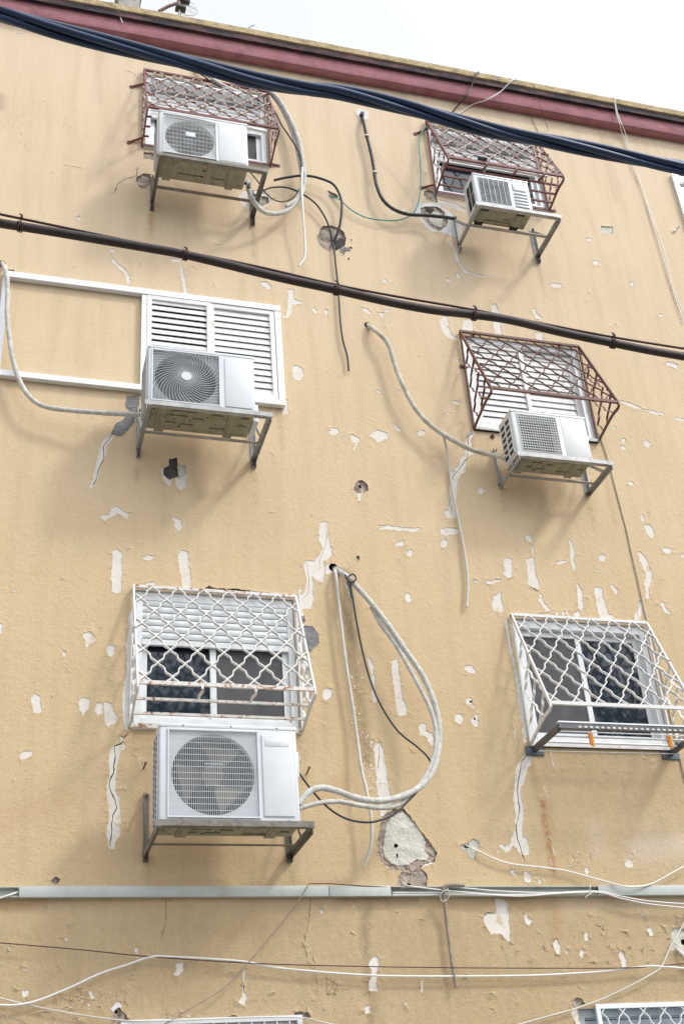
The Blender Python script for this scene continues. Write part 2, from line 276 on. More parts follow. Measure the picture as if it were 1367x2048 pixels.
# ------------------------------------------------------------------ the facade: outlines of peeled paint, cracks and holes
Z = dict(A=(0, 500, 2.2048), B=(880, 620, 2.807), C=(560, 980, 3.107), D=(560, 1450, 3.107), E=(900, 1600, 2.927), F=(0, 1700, 2.734), G=(450, 1700, 2.734),
         H=(0, 780, 2.2048), I=(560, 600, 3.107), J=(0, 1200, 3.794), K=(0, 60, 3.794), L=(500, 440, 2.734), M=(1060, 560, 4.453), N=(840, 860, 5.119),
         O=(880, 1240, 4.268), Q=(1060, 1480, 4.453), R=(560, 320, 3.4175), S=(1240, 860, 5.386), V=(830, 330, 10.515), X=(1000, 1050, 3.725), Y=(680, 180, 2.734),
         Z=(220, 100, 2.734), W=(220, 1140, 2.734), a=(1000, 300, 3.725), p=(0, 0, 1.0))
RAW = '''
H p 437,560 450,552 480,548 490,520 515,512 545,535 568,540 562,572 540,555 515,545 480,565 460,580
H p 752,553 775,565 800,572 806,600 785,632 772,628 770,590
H p 497,706 518,700 538,715 540,780 535,850 540,880 520,895 493,888 490,820 495,770
H p 545,700 570,697 565,706
H p 625,735 650,726 684,730 665,750 640,752
H p 783,720 805,705 830,712 835,780 842,830 845,880 805,870 800,820 788,780
H p 640,850 680,845 690,872 650,872
H p 490,190 512,195 472,240 468,290 443,340 428,400 405,432 393,432 408,390 423,330 438,260 455,215
H g 553,60 560,30 615,20 615,60 600,100 590,140 560,180 530,205 490,190 510,150 545,130 570,90
H p 705,350 720,345 740,380 760,400 750,430 720,400
H p 770,395 825,370 820,430 795,445 775,420
H f 785,330 815,330 825,370 800,395 780,390
H d 745,305 780,300 782,335 788,380 750,395 722,375 722,345 745,335
H p 60,880 72,878 70,892 62,890
H p 1255,45 1268,40 1268,75 1278,100 1245,108 1250,80
A p 497,30 525,60 550,80 572,110 575,155 562,150 558,115 530,85 500,50
A p 795,65 805,65 820,140 835,205 812,205 805,150 797,120
A p 750,35 800,40 790,55 755,50
A p 1270,172 1295,170 1298,215 1330,225 1325,238 1295,238 1285,280 1270,300 1232,295 1262,285 1268,230
A p 1150,135 1185,150 1195,165 1180,172 1152,155
A p 1285,515 1300,505 1335,520 1340,550 1325,575 1300,570 1290,540
A t 35,85 60,85 65,105 45,110
A p 612,60 625,60 622,70
I p 498,42 540,50 572,80 560,88 515,70
I p 612,75 640,75 642,110 622,105
I p 645,60 680,58 680,72 655,72
I p 195,50 215,45 232,65 222,85 203,75
I p 272,60 295,55 300,95 285,100
I p 990,125 1010,100 1045,100 1050,170 1060,205 1100,235 1085,255 1030,225 1005,190
I p 1130,200 1140,120 1195,115 1200,180 1190,205
I p 1310,30 1340,20 1367,90 1380,230 1335,225 1325,150
I p 587,560 600,555 632,570 610,580
I p 730,560 742,555 752,570 740,580
I p 700,765 712,760 725,785 752,800 742,818 720,812
I p 565,830 580,815 610,803 635,812 660,820 675,860 640,870 605,885 590,865 560,850
I p 848,825 880,805 908,820 895,842 860,845
I p 300,810 330,788 365,800 368,820 330,840 305,825
I p 432,835 450,830 475,845 495,855 485,890 460,940 455,925 470,890 440,870
I p 388,845 405,848 395,858
I p 1068,628 1085,620 1115,635 1105,652 1075,642
I p 1015,700 1045,693 1068,710 1045,712
I p 1090,372 1118,370 1120,380 1098,385
I t 465,1145 490,1118 520,1125 545,1150 545,1185 510,1200 470,1190 455,1170
I k 482,1148 500,1142 512,1158 495,1168
I p 475,1195 512,1200 505,1243 485,1250
I p 1222,1180 1245,1160 1268,1185 1250,1208 1225,1195
N p 490,30 540,0 560,40 520,90 525,150 545,230 510,260 470,300 465,430 410,460 380,540 380,640 370,700 355,760 370,905 260,900 238,825 295,815 290,740 300,640 295,600 310,540 300,480 330,410 400,350 405,300 460,240 460,120
N p 580,620 625,580 655,630 630,662 600,645
N p 208,1010 260,995 390,1010 400,1040 385,1060 320,1070 270,1088 225,1075 205,1050
N p 225,1125 250,1112 285,1140 285,1165 245,1205 200,1195 210,1160
N p 1072,1095 1095,1075 1140,1090 1145,1140 1120,1155 1080,1130
N p 1140,1185 1155,1180 1165,1250 1150,1265 1138,1230
N p 850,1340 880,1308 935,1312 945,1400 950,1500 900,1520 865,1495 850,1470 870,1440 855,1400
N p 665,1560 690,1535 740,1545 770,1525 825,1525 820,1560 780,1562 740,1580 690,1575
N p 535,1530 560,1525 600,1560 595,1570 560,1555
N p 735,1700 790,1680 820,1650 825,1720 850,1800 845,1865 790,1870 745,1840 730,1780 750,1745
N p 1080,1320 1160,1300 1180,1400 1195,1500 1220,1570 1210,1640 1150,1610 1090,1575 1105,1530 1095,1450 1085,1380
N p 1205,1670 1240,1670 1265,1760 1330,1830 1335,1860 1280,1850 1240,1780 1195,1735 1225,1720
X p 1068,0 1110,-10 1140,30 1150,75 1125,100 1095,70 1070,20
X p 1207,165 1272,172 1278,205 1240,218 1210,200
X p 1345,215 1375,210 1375,262 1350,250
X p 1020,195 1045,195 1075,230 1110,300 1130,350 1130,410 1110,450 1110,540 1095,555 1070,530 1085,500 1070,440 1085,380 1060,310 1035,260
X p 510,100 525,105 545,160 558,200 545,245 565,310 550,350 535,320 520,250 520,180
X p 408,280 430,268 490,262 495,280 430,295
X p 727,240 760,208 792,240 770,270 740,268
X p 715,328 740,330 742,350 725,345
X p 565,440 578,435 610,490 620,590 605,640 580,620 575,530
X p 697,470 715,457 760,470 765,520 790,600 805,660 845,670 840,700 745,700 725,640 710,560
X p 812,450 840,442 860,470 882,480 862,520 840,490
X p 1025,570 1045,556 1055,640 1035,715 1000,710 992,680 1015,640
X p 1172,585 1215,570 1235,620 1272,650 1265,668 1220,650 1200,605
X p 410,650 440,645 435,665 415,668
X p 450,660 475,640 490,650 465,672
X p 490,655 515,650 505,668
X p 545,665 575,645 580,622 590,650 600,672 560,690
C p 250,200 300,195 300,240 310,330 328,390 300,430 270,440 280,500 270,580 225,560 200,535 210,600 205,640 215,680 185,740 125,735 100,670 150,640 165,560 150,500 140,470 165,435 215,440 250,390 265,360 240,310 240,260
C p 288,460 312,445 318,520 280,525
C p 612,215 640,215 700,222 780,230 873,236 850,252 810,262 790,250 720,250 650,243 618,248
C p 710,328 740,318 765,308 773,335 755,350 715,348
C p 790,385 805,367 822,370 820,400 800,415 788,408
C t 472,412 490,410 495,432 480,440
C p 770,650 795,635 812,650 815,690 785,700 775,675
C p 540,1050 555,1040 580,1090 590,1180 590,1240 605,1310 590,1330 570,1310 570,1230 560,1130
C p 690,1060 735,1045 740,1130 750,1200 765,1300 790,1360 780,1400 730,1405 720,1330 705,1230 692,1130
C p 265,1240 295,1228 325,1245 310,1290 280,1312 262,1280
C p 1135,1100 1165,1088 1215,1115 1205,1140 1160,1130
C p 858,1470 885,1445 905,1455 905,1490 950,1510 957,1570 940,1588 915,1560 905,1530 870,1530
C p 750,1010 775,1005 775,1035 755,1035
O p 198,400 225,385 270,390 300,430 300,455 250,445 200,420
O p 215,690 240,658 265,665 275,710 302,735 298,752 250,740 225,715
O k 248,690 268,686 272,703 255,706
O p 120,830 135,800 180,797 200,830 190,885 150,885 122,860
O p 262,840 300,820 310,795 332,805 322,850 330,905 290,915 265,880
O k 285,840 300,835 305,850 290,855
O p 720,1150 790,1150 775,1230 745,1270 720,1370 690,1420 690,1500 710,1590 715,1690 700,1790 710,1850 740,1860 765,1980 755,2010 690,2010 660,1970 625,1920 605,1960 560,1990 540,1960 500,1930 520,1905 560,1935 605,1900 610,1830 640,1790 640,1650 625,1550 630,1400 645,1270 680,1200
O f 165,1925 240,1900 275,1868 320,1880 342,1910 325,1960 300,2040 260,2035 220,1990 195,1960
O k 200,1930 245,1905 250,1945 215,1945
O p 475,1960 490,1955 510,1985 490,1995
O w 548,0 568,0 592,150 630,350 680,550 712,750 735,960 735,1050 715,1050 690,850 655,620 612,330 578,200
D t 625,610 650,560 700,525 770,520 800,560 850,630 900,690 940,740 975,795 960,850 900,865 860,910 800,920 745,905 665,900 640,870 610,800 605,720 612,660
D f 660,620 690,575 760,535 790,560 830,600 880,670 905,720 900,780 925,810 910,840 850,835 800,870 730,870 690,860 650,820 640,770 650,700
D p 640,862 690,870 760,885 830,860 900,850 955,855 900,880 862,915 770,922 745,900 668,902
D t 740,935 765,905 830,895 885,900 915,940 910,1010 730,1010 725,975
D k 708,745 720,735 733,745 733,757 720,765 708,757
D k 720,800 731,795 732,830 724,822
D k 785,985 800,978 815,988 812,1006 790,1006
D p 580,140 600,110 625,105 640,160 655,240 665,330 685,420 690,500 660,560 620,570 615,480 600,400 595,300 590,220
D p 245,1150 265,1140 275,1165 255,1175 247,1165
D p 117,110 135,105 130,125
D p 115,170 132,200 125,225 118,220
E p 260,580 310,578 335,610 345,690 350,740 345,840 300,790 255,780 240,790 205,740 190,690 215,660 265,665 270,640
E p 430,680 445,650 455,685 480,700 465,735 440,725
E p 430,420 455,415 475,450 480,485 435,480
E p 510,470 530,455 535,490 515,490
E p 345,410 375,405 385,455 350,425
E p 785,395 805,392 818,420 800,440 787,425
E p 1018,370 1040,340 1070,365 1070,395 1045,400 1022,385
E p 600,840 620,815 645,850 640,900 620,905 605,870
E p 670,880 685,870 692,890 680,905
E p 755,880 775,870 785,885 770,930 755,910
E p 780,775 805,770 808,820 795,830 782,800
E p 985,890 1005,880 1025,920 1035,975 1005,980 990,930
E p 1150,750 1175,745 1190,790 1165,798
E f 1285,770 1310,745 1360,755 1380,760 1380,930 1330,890 1285,880
E k 1350,820 1375,812 1375,852 1358,845
E t 710,1180 740,1155 770,1165 790,1195 760,1205 720,1218
E p 295,855 310,852 315,880
E p 1095,620 1115,615 1112,635 1098,632
E p 1110,670 1130,665 1155,710 1140,690
E p 700,1230 740,1225 765,1320 740,1330
F t 280,165 305,145 328,160 320,180 300,190 285,180
F p 352,478 370,480 370,500 355,492
F p 48,530 62,528 55,555 48,550
F p 735,540 758,540 755,575 738,560
F p 743,580 755,582 752,600
F p 765,625 778,630 775,645
F p 960,620 1005,612 1005,660 970,690 945,685 962,660
F p 120,765 165,770 155,790 130,810 122,795
F p 120,640 145,645 140,662 125,655
F p 480,775 500,770 520,805 500,820 490,800
F p 440,815 460,820 445,840
F p 475,845 495,840 490,860
F p 85,760 95,765 88,785
F p 30,905 55,910 40,925
F p 215,890 245,885 240,900
F p 425,920 440,918 435,942
F w 605,870 650,828 668,860 640,868 618,895
F t 620,885 650,862 680,890 710,930 695,950 620,950
F k 628,885 640,872 645,888 634,895
F p 1325,680 1338,650 1335,770 1350,810 1335,858 1300,838 1325,800
G p 520,330 535,322 540,345 520,350
G p 790,610 810,585 838,582 838,640 830,700 835,775 785,770 782,720 800,700 800,650 785,640
G p 762,850 795,850 790,895 765,895
G p 1068,712 1082,712 1085,750 1070,785
G p 470,825 480,820 485,840
G p 540,860 558,885 545,890
G p 690,310 708,300 702,318
G p 978,832 992,828 998,850 985,852
G t 375,890 420,885 460,895 470,915 440,930 380,905
G t 15,915 40,905 70,912 50,918
J p 625,255 675,238 710,255 732,290 725,318 690,325 655,362 645,345 650,310
J p 805,355 835,338 865,345 868,395 840,432 815,415
J p 475,400 495,380 500,415 482,430
J p 525,445 540,450 530,465
J p 490,480 510,485 495,500
J p 510,505 525,510 515,522
J p 65,445 82,440 78,455
J p 235,740 262,703 310,730 318,800 320,850 290,865 250,855 245,800
J p 600,770 640,732 682,750 680,800 650,845 628,890 620,850 598,835
J p 715,820 740,772 775,780 775,860 745,880 720,850
J p 785,810 805,765 850,785 870,850 905,890 880,930 825,965 795,930 790,870
J p 140,1175 180,1145 245,1142 255,1165 200,1205 165,1212
J p 840,1115 865,1105 945,1080 955,1130 915,1150 900,1230 885,1300 885,1390 875,1440 910,1500 920,1650 910,1780 880,1830 870,1895 830,1890 815,1840 808,1740 830,1640 815,1540 808,1430 830,1330 825,1220
J p 910,1030 940,1045 965,1025 940,1070 920,1085
J p -20,165 20,180 22,250 -20,255
J w 980,95 1010,90 1000,300 990,500 985,800 970,990 945,980 930,870 930,700 955,560 965,450 950,350 975,250
J p 1150,1140 1180,1120 1190,1170 1155,1170
K p 130,25 160,22 165,40 140,42
K p 570,1415 600,1405 612,1420 600,1450 580,1430
K p 630,1395 645,1395 640,1408
K p 550,1800 575,1800 570,1822
K p 1055,1775 1075,1772 1070,1788
K t 1025,1150 1040,1110 1090,1088 1140,1090 1145,1150 1110,1205 1060,1195
K t 1090,925 1170,930 1165,985 1090,975
K p 825,1655 875,1660 865,1685 835,1680
K p 855,1715 875,1760 900,1780 880,1790 850,1755
K p 905,1795 950,1810 970,1840 990,1890 985,1935 960,1915 950,1840 910,1820
K p 930,1115 955,1112 950,1128
Z p 705,790 730,770 800,765 870,790 888,830 850,860 790,870 735,865 710,830
Z t 800,790 860,800 875,830 840,850 805,840
Z p 1310,185 1340,180 1345,205 1315,200
Z p 1345,330 1367,320 1370,350 1350,350
R t 250,535 270,480 290,450 340,447 400,465 440,500 450,545 420,600 390,615 360,635 310,615 270,580
R d 372,560 410,530 448,545 440,590 400,612 380,590
R g 405,620 430,600 470,600 480,620 450,625 430,650
R t 480,542 490,542 490,550 480,550
R t 474,594 486,592 492,604 478,608
R t 460,670 474,668 474,682 462,684
R t 325,208 370,225 400,250 370,270 335,250
Y w 85,110 110,100 155,115 158,150 130,165 100,150
V w 100,800 440,790 600,930 760,1000 800,1100 1000,1240 960,1450 880,1530 620,1440 500,1390 400,1410 330,1390 200,1290 110,1130 0,980 20,850
V t 110,910 210,870 450,870 540,920 620,1000 640,1100 690,1180 650,1290 500,1385 400,1340 250,1240 120,1090
V f 290,1030 430,950 550,1010 600,1100 560,1300 430,1270 300,1150
V d 220,900 380,900 390,940 330,980 240,950
V t 180,560 260,510 360,540 450,650 470,760 400,790 250,720 180,640
V p 470,720 700,760 900,830 1030,900 1130,1010 1000,980 800,920 620,870 460,850
V p 700,1560 740,1560 830,1750 900,1900 940,2010 880,2010 780,1750
L p 1100,150 1120,160 1150,240 1190,280 1240,295 1300,305 1290,312 1230,302 1170,285 1130,230
L p 1070,320 1090,315 1095,345 1075,335
L p 1122,285 1135,282 1155,318 1135,315
L p 712,330 740,320 755,345 720,340
L p 768,342 782,345 778,360
L p 60,340 90,335 118,360 105,378 65,360
M p 20,250 40,245 55,290 110,330 100,365 50,340 20,290
M p 45,460 110,465 120,560 60,555
M p 195,30 280,35 275,75 200,60
M p 880,20 915,10 930,55 890,55
M p 1135,300 1175,305 1175,335 1140,325
M p 1325,350 1355,345 1360,385 1330,375
M p 720,405 765,390 765,415
M p 1200,735 1240,725 1310,745 1315,790 1220,765
M p 780,1065 900,1095 1000,1145 1180,1180 1200,1205 1120,1200 980,1150 900,1130 820,1100
M p 1270,1215 1370,1230 1370,1260 1280,1240
M p 805,1410 850,1410 850,1440 815,1445
M p 800,1470 830,1468 860,1500 845,1520 805,1505
M p 1005,1440 1035,1418 1075,1450 1050,1495 1010,1475
M p 865,1795 900,1785 930,1815 910,1835 870,1820
M p 730,1300 760,1300 758,1335 735,1335
S p 212,930 240,900 262,960 250,990 220,975
a f 745,565 840,570 838,620 750,615
a p 635,655 680,655 678,680 640,676
a p 365,1000 400,985 460,995 455,1030 400,1020
a p 960,985 995,975 995,1015 970,1010
a p 685,825 730,820 730,860 690,855
W g 1055,310 1100,305 1140,350 1142,400 1100,445 1055,440
W g 1045,255 1065,252 1065,285 1050,285
W t 505,110 540,85 580,100 700,105 900,130 940,152 720,140 570,125 520,125
W w 1030,110 1040,105 1060,300 1055,450 1090,640 1080,640 1040,450
'''
CRACKS = '''
H 3.5 500,190 455,250 460,300 435,350 425,390 408,425
N 4 540,20 485,70 490,150 480,280 420,370 330,480 320,560
N 3 310,690 295,760 320,800 305,850
N 5 865,1500 905,1530 945,1505
N 6 1095,1580 1140,1615 1215,1655
N 2 930,1590 955,1606
X 1.6 245,668 330,655 400,640
X 2 1040,560 1020,640 1030,700
X 2 615,540 645,545 668,575
C 1.6 285,200 290,290 280,350 250,420 240,500
C 1.6 165,440 180,560 175,640 130,690
O 4 735,1150 690,1215 680,1300 660,1420 660,1500 680,1630 650,1760 660,1870 695,1980 715,2045
J 4.5 975,1005 920,1090 868,1110 872,1200 860,1310 830,1370 830,1420 875,1520 885,1580 860,1630 845,1740 835,1880
J 5 905,1030 935,1045 975,1015
K 4 870,1230 890,1165 950,1130 1035,1105 1042,1035
K 3 840,1225 870,1230
K 2 490,1020 570,1035 640,1050
K 2.5 965,305 1020,330 1040,365
G 1.5 470,260 455,400 432,520 455,610
G 1.5 480,580 500,700 505,830
F 1.3 905,260 905,400 880,500
F 3 1328,690 1332,770
E 2.5 195,690 215,662 262,662
E 2.5 290,785 350,845
E 2.5 990,880 1010,885 1025,905
E 2.5 605,815 622,812 642,835
E 2 340,420 375,407
E 2.5 1085,610 1110,612
D 2 605,290 615,200 618,120
W 5 560,105 720,108 900,140
a 1.2 0,1225 5,1230
'''
DRIPS = '''
Q 175,80 190,170 215,260
Q 115,405 150,510
Q 88,510 98,535
Q 120,700 140,760
Q 155,830 190,900
Q 192,950 220,1040
Q 175,1055 200,1140
Q 825,360 842,415
Q 560,545 573,580
Q 780,575 788,605
Q 908,545 915,570
Q 985,95 1005,165
Q 1108,200 1100,250
Q 510,1000 515,1030
Q 570,990 576,1060
Q 545,1040 548,1062
Q 840,920 858,985
Q 895,950 905,1010
Q 925,960 935,1040
Q 958,910 970,945
Q 1200,1090 1210,1140
Q 1175,685 1182,705
J 1040,1185 1047,1240
J 1062,1255 1065,1285
J 968,1330 969,1350
J 966,1685 965,1740
J 668,1960 672,1975
J 995,1980 997,2005
J 1052,1890 1055,1915
O 636,895 636,1035
O 441,1468 442,1490
D 418,725 419,738
D 1315,415 1316,432
'''
PRI = dict(p=1, w=2, t=3, f=4, g=5, d=6, k=7)
MATI = dict(p=1, t=2, g=3, d=4, f=5, k=6, w=7)
DEPTH = {'p': .0028, 'w': -.0015, 't': .015, 'f': .009, 'g': -.006, 'd': .004, 'k': .05}
def rough_edge(poly, step, amp, rs):
    out = []
    n = len(poly)
    for i in range(n):
        a, b = Vector(poly[i]), Vector(poly[(i+1) % n]); L = (b-a).length; k = max(1, int(L/step)); nr = Vector((-(b-a).y, (b-a).x))/max(L, 1e-6)
        for j in range(k):
            t = j/k; o = rs.uniform(-1, 1)*amp*(.45 if j == 0 else 1)
            q = a.lerp(b, t)+nr*o; out.append((q.x, q.y))
    return out
def w2(px, py):
    q = P(px, py, 0); return (q.x, q.z)
polys = []
for ln in RAW.strip().splitlines():
    zk, ty, *ps = ln.split(); ox, oy, s = Z[zk]; rs = random.Random(ln)
    base = [w2(ox+float(q.split(',')[0])/s, oy+float(q.split(',')[1])/s) for q in ps]
    polys.append((ty, rough_edge(base, .016, .0055 if ty in 'pwt' else .004, rs)))
def ribbon(pts, w, rs, jag=.5):
    """a thin jagged outline along a polyline"""
    fine = []
    for a, b in zip(pts, pts[1:]):
        a, b = Vector(a), Vector(b); k = max(1, int((b-a).length/.025)); fine += [a.lerp(b, j/k) for j in range(k)]
    fine.append(Vector(pts[-1])); Lf, Rt = [], []
    for i, q in enumerate(fine):
        t = (fine[min(i+1, len(fine)-1)]-fine[max(i-1, 0)]).normalized(); nr = Vector((-t.y, t.x)); e = .35 if i in (0, len(fine)-1) else 1
        c = q+nr*rs.uniform(-1, 1)*w*jag; ww = w*e*rs.uniform(.45, 1.2)/2
        Lf.append(tuple(c+nr*ww)); Rt.append(tuple(c-nr*ww))
    return Lf+Rt[::-1]
for ln in CRACKS.strip().splitlines():
    zk, w, *ps = ln.split(); ox, oy, s = Z[zk]; rs = random.Random(ln)
    polys.append(('k', ribbon([w2(ox+float(q.split(',')[0])/s, oy+float(q.split(',')[1])/s) for q in ps], float(w)*.0016, rs)))
for ln in DRIPS.strip().splitlines():
    zk, *ps = ln.split(); ox, oy, s = Z[zk]; rs = random.Random(ln)
    polys.append(('w', ribbon([w2(ox+float(q.split(',')[0])/s, oy+float(q.split(',')[1])/s) for q in ps], .0065, rs, .15)))
rs = random.Random(3)
def spots(n, x0, x1, y0, y1, r0, r1, ty='p'):
    for _ in range(n):
        cx, cy = w2(rs.uniform(x0, x1), rs.uniform(y0, y1)); r = rs.uniform(r0, r1)*rs.uniform(.5, 1); el = rs.uniform(.7, 1.8)
        polys.append((ty, [(cx+math.cos(a)*r*rs.uniform(.6, 1.2), cz) for a in [i*math.tau/7 for i in range(7)] for cz in [cy+math.sin(a)*r*el*rs.uniform(.6, 1.2)]]))
spots(26, 700, 725, 1320, 1480, .003, .008, 'w'); spots(30, 712, 745, 1470, 1545, .003, .010, 'w'); spots(10, 735, 760, 1500, 1600, .004, .009, 'w')
spots(26, 110, 260, 1975, 2040, .004, .012); spots(14, 330, 380, 2018, 2034, .004, .009); spots(14, 650, 690, 1960, 1990, .003, .008)
spots(22, 1135, 1180, 1700, 1735, .002, .006, 'w'); spots(70, 0, 1367, 1150, 2040, .002, .007); spots(40, 0, 1367, 480, 1150, .002, .006)
spots(30, 1100, 1160, 1222, 1236, .004, .016); spots(12, 1010, 1022, 1250, 1310, .004, .012, 'w'); spots(30, 1060, 1367, 1830, 1930, .004, .012)
spots(40, 0, 1367, 200, 2040, .002, .005, 'k')

# window openings in the facade (x0, x1, z0, z1)
OPEN = dict(w3l=(.905, 2.085, 4.70, 5.745), w3r=(3.862, 5.03, 4.665, 5.705), w2r=(3.80, 4.965, 7.54, 8.585), w1l=(.90, 2.075, 10.395, 11.40),
            w1r=(3.79, 4.98, 10.40, 11.37), wbl=(.86, 1.965, 1.75, 2.79), wbr=(3.885, 5.04, 1.75, 2.805))
HOLES = []  # round pipe holes: px, py, r
for px, py, r in ((3, 527, .035), (735, 650, .034), (666, 1135, .035)):
    x, z = w2(px, py); HOLES.append([(x+r*math.cos(i*math.tau/18), z+r*math.sin(i*math.tau/18)) for i in range(18)])
X0, X1, Z0, Z1 = -1.0, 8.0, 2.0, 12.12
def build_wall():
    verts, faces, types, shapes = [], [], [], []
    def addp(poly, ty):
        if sum(a[0]*b[1]-b[0]*a[1] for a, b in zip(poly, poly[1:]+poly[:1])) < 0: poly = poly[::-1]
        shapes.append((poly, min(q[0] for q in poly), max(q[0] for q in poly), min(q[1] for q in poly), max(q[1] for q in poly)))
        o = len(verts); verts.extend(Vector(q) for q in poly); faces.append(list(range(o, o+len(poly)))); types.append(ty)
    addp([(X0, Z0), (X1, Z0), (X1, Z1), (X0, Z1)], 'base')
    for ty, poly in polys:
        poly = [(min(max(x, X0+.01), X1-.01), min(max(z, Z0+.01), Z1-.01)) for x, z in poly]; addp(poly, ty)
    for h in HOLES: addp(h, 'hole')
    for x0, x1, z0, z1 in OPEN.values():
        z0 = max(z0, Z0-.0)
        pts = [(x0, z0), (x1, z0), (x1, z1), (x0, z1)]; addp(pts, 'open')
    g = .042; rg = random.Random(5); nx, nz = int((X1-X0)/g), int((Z1-Z0)/g)
    for i in range(1, nx):
        for j in range(1, nz): verts.append(Vector((X0+i*g+rg.uniform(-.3, .3)*g, Z0+j*g+rg.uniform(-.3, .3)*g)))
    ov, oe, of, _, _, orf = delaunay_2d_cdt(verts, [], faces, 1, 1e-5, True)
    V = np.array([(v.x, v.y) for v in ov])
    # gentle unevenness of the render coat
    und = (np.sin(V[:, 0]*1.7+.6)*np.cos(V[:, 1]*1.3)+.6*np.sin(V[:, 0]*4.1+V[:, 1]*3.3)+.4*np.cos(V[:, 1]*6.7-V[:, 0]*2.1))*.0022
    rn = np.random.RandomState(4); jit = rn.uniform(-1, 1, len(V))
    def inside(k, x, z):
        poly, a, b, c, d = shapes[k]
        if not (a <= x <= b and c <= z <= d): return False
        r = False
        for (x1, z1), (x2, z2) in zip(poly, poly[1:]+poly[:1]):
            if (z1 > z) != (z2 > z) and x < (x2-x1)*(z-z1)/(z2-z1)+x1: r = not r
        return r
    def level(f, c):
        best, bp = 'base', 0
        for k in f:
            ty = types[k]
            if k and not inside(k, c[0], c[1]): continue
            if ty == 'open': return 'open'
            if ty == 'hole': return 'hole'
            if ty != 'base' and PRI[ty] > bp: best, bp = ty, PRI[ty]
        return best
    lv = [level(f, V[list(g_)].mean(axis=0)) for f, g_ in zip(orf, of)]
    touch = [set() for _ in range(len(V))]
    for f, l in zip(of, lv):
        for i in f: touch[i].add(l)
    mv, mf, mm, key = [], [], [], {}
    def vid(i, l):
        k = (i, l)
        if k not in key:
            y = und[i]
            if l == 'base':
                if len(touch[i]) > 1 and 'open' not in touch[i]: y += -.001-(.0034 if V[i, 1] > 3.6 else .009)*max(0, jit[i])**1.5   # lifted paint edge
            else:
                y += DEPTH[l]
                if l == 't': y += jit[i]*.010
                elif l in 'gfd': y += jit[i]*.004
            key[k] = len(mv); mv.append((V[i, 0], y, V[i, 1]))
        return key[k]
    edges = {}
    for f, l in zip(of, lv):
        if l in ('open', 'hole'): continue
        mf.append([vid(i, l) for i in f]); mm.append(0 if l == 'base' else MATI[l])
        for a, b in zip(f, list(f[1:])+[f[0]]): edges.setdefault((min(a, b), max(a, b)), []).append(l)
    for (a, b), ls in edges.items():
        if len(ls) == 2 and ls[0] != ls[1]:
            l0, l1 = ls; inner = l0 if l1 == 'base' or (l0 != 'base' and PRI[l0] > PRI[l1]) else l1
            other = l1 if inner == l0 else l0
            mf.append([vid(a, l0), vid(b, l0), vid(b, l1), vid(a, l1)])
            mm.append({'k': 6, 't': 2, 'p': 1, 'w': 7, 'f': 5}.get(inner, MATI[inner]))
    return mv, mf, mm
# stains that stay on the render: (kind, polyline in photo pixels, half width m, strength)
STAIN = [('grime_tone', [(692, 1148), (699, 1250), (704, 1340)], .05, .8), ('grime_tone', [(708, 1340), (722, 1430), (735, 1520)], .07, .55), ('grime_tone', [(640, 1200), (650, 1400), (655, 1500)], .05, .16),
         ('grime_tone', [(735, 1797), (728, 1880), (735, 1960), (745, 2060)], .05, .62), ('grime_tone', [(745, 1950), (760, 2060)], .09, .45), ('grime_tone', [(680, 1798), (830, 1798)], .045, .6), ('grime_tone', [(775, 1800), (790, 1880)], .07, .35),
         ('grime_tone', [(800, 1900), (800, 2040)], .05, .25), ('grime_tone', [(60, 1798), (700, 1797)], .02, .4), ('grime_tone', [(960, 1797), (1360, 1792)], .02, .4), ('grime_tone', [(240, 1940), (330, 1950), (430, 1930)], .06, .25),
         ('grime_tone', [(1200, 1640), (1270, 1500)], .16, .20), ('grime_tone', [(1190, 1720), (1230, 1640)], .10, .18), ('grime_tone', [(1260, 1810), (1200, 1850)], .1, .2), ('grime_tone', [(1120, 985), (1090, 1040), (1060, 1080)], .06, .28),
         ('grime_tone', [(1085, 1000), (1070, 1060)], .05, .2), ('grime_tone', [(420, 910), (400, 990)], .07, .18), ('grime_tone', [(0, 1985), (120, 2040)], .10, .3),
         ('rust', [(1083, 1606), (1090, 1650), (1100, 1700), (1107, 1745)], .020, .85), ('rust', [(1062, 1530), (1085, 1590), (1100, 1650)], .03, .28), ('rust', [(302, 428), (298, 480)], .022, .55), ('rust', [(262, 293), (262, 310)], .015, .4),
         ('rust', [(60, 1780), (90, 1800), (20, 1815)], .03, .3), ('rust', [(500, 450), (560, 460)], .05, .15), ('rust', [(1108, 1760), (1110, 1900)], .05, .25), ('rust', [(945, 870), (940, 900)], .02, .4), ('rust', [(690, 1560), (640, 1600)], .07, .2), ('rust', [(1195, 895), (1230, 1050)], .03, .18),
         ('rust', [(250, 1480), (300, 1470)], .05, .2), ('rust', [(0, 1640), (120, 1600)], .12, .12), ('rust', [(440, 1775), (700, 1768)], .03, .3),
         ('chalk', [(1280, 1700), (1367, 1690)], .12, .5), ('chalk', [(1190, 1660), (1200, 1700)], .08, .3), ('chalk', [(870, 400), (930, 410)], .08, .5), ('chalk', [(1130, 1810), (1367, 1800)], .05, .25),
         ('mould', [(0, 250), (60, 215), (40, 280), (60, 290)], .10, .7), ('mould', [(70, 205), (140, 255)], .06, .7), ('mould', [(95, 230), (110, 240)], .05, .9), ('mould', [(190, 290), (240, 250)], .06, .35), ('mould', [(1210, 420), (1225, 440)], .08, .5), ('mould', [(600, 220), (625, 235)], .06, .4), ('mould', [(1240, 370), (1300, 360)], .1, .2),
         ('grime_tone', [(0, 190), (0, 215)], .05, .4)]
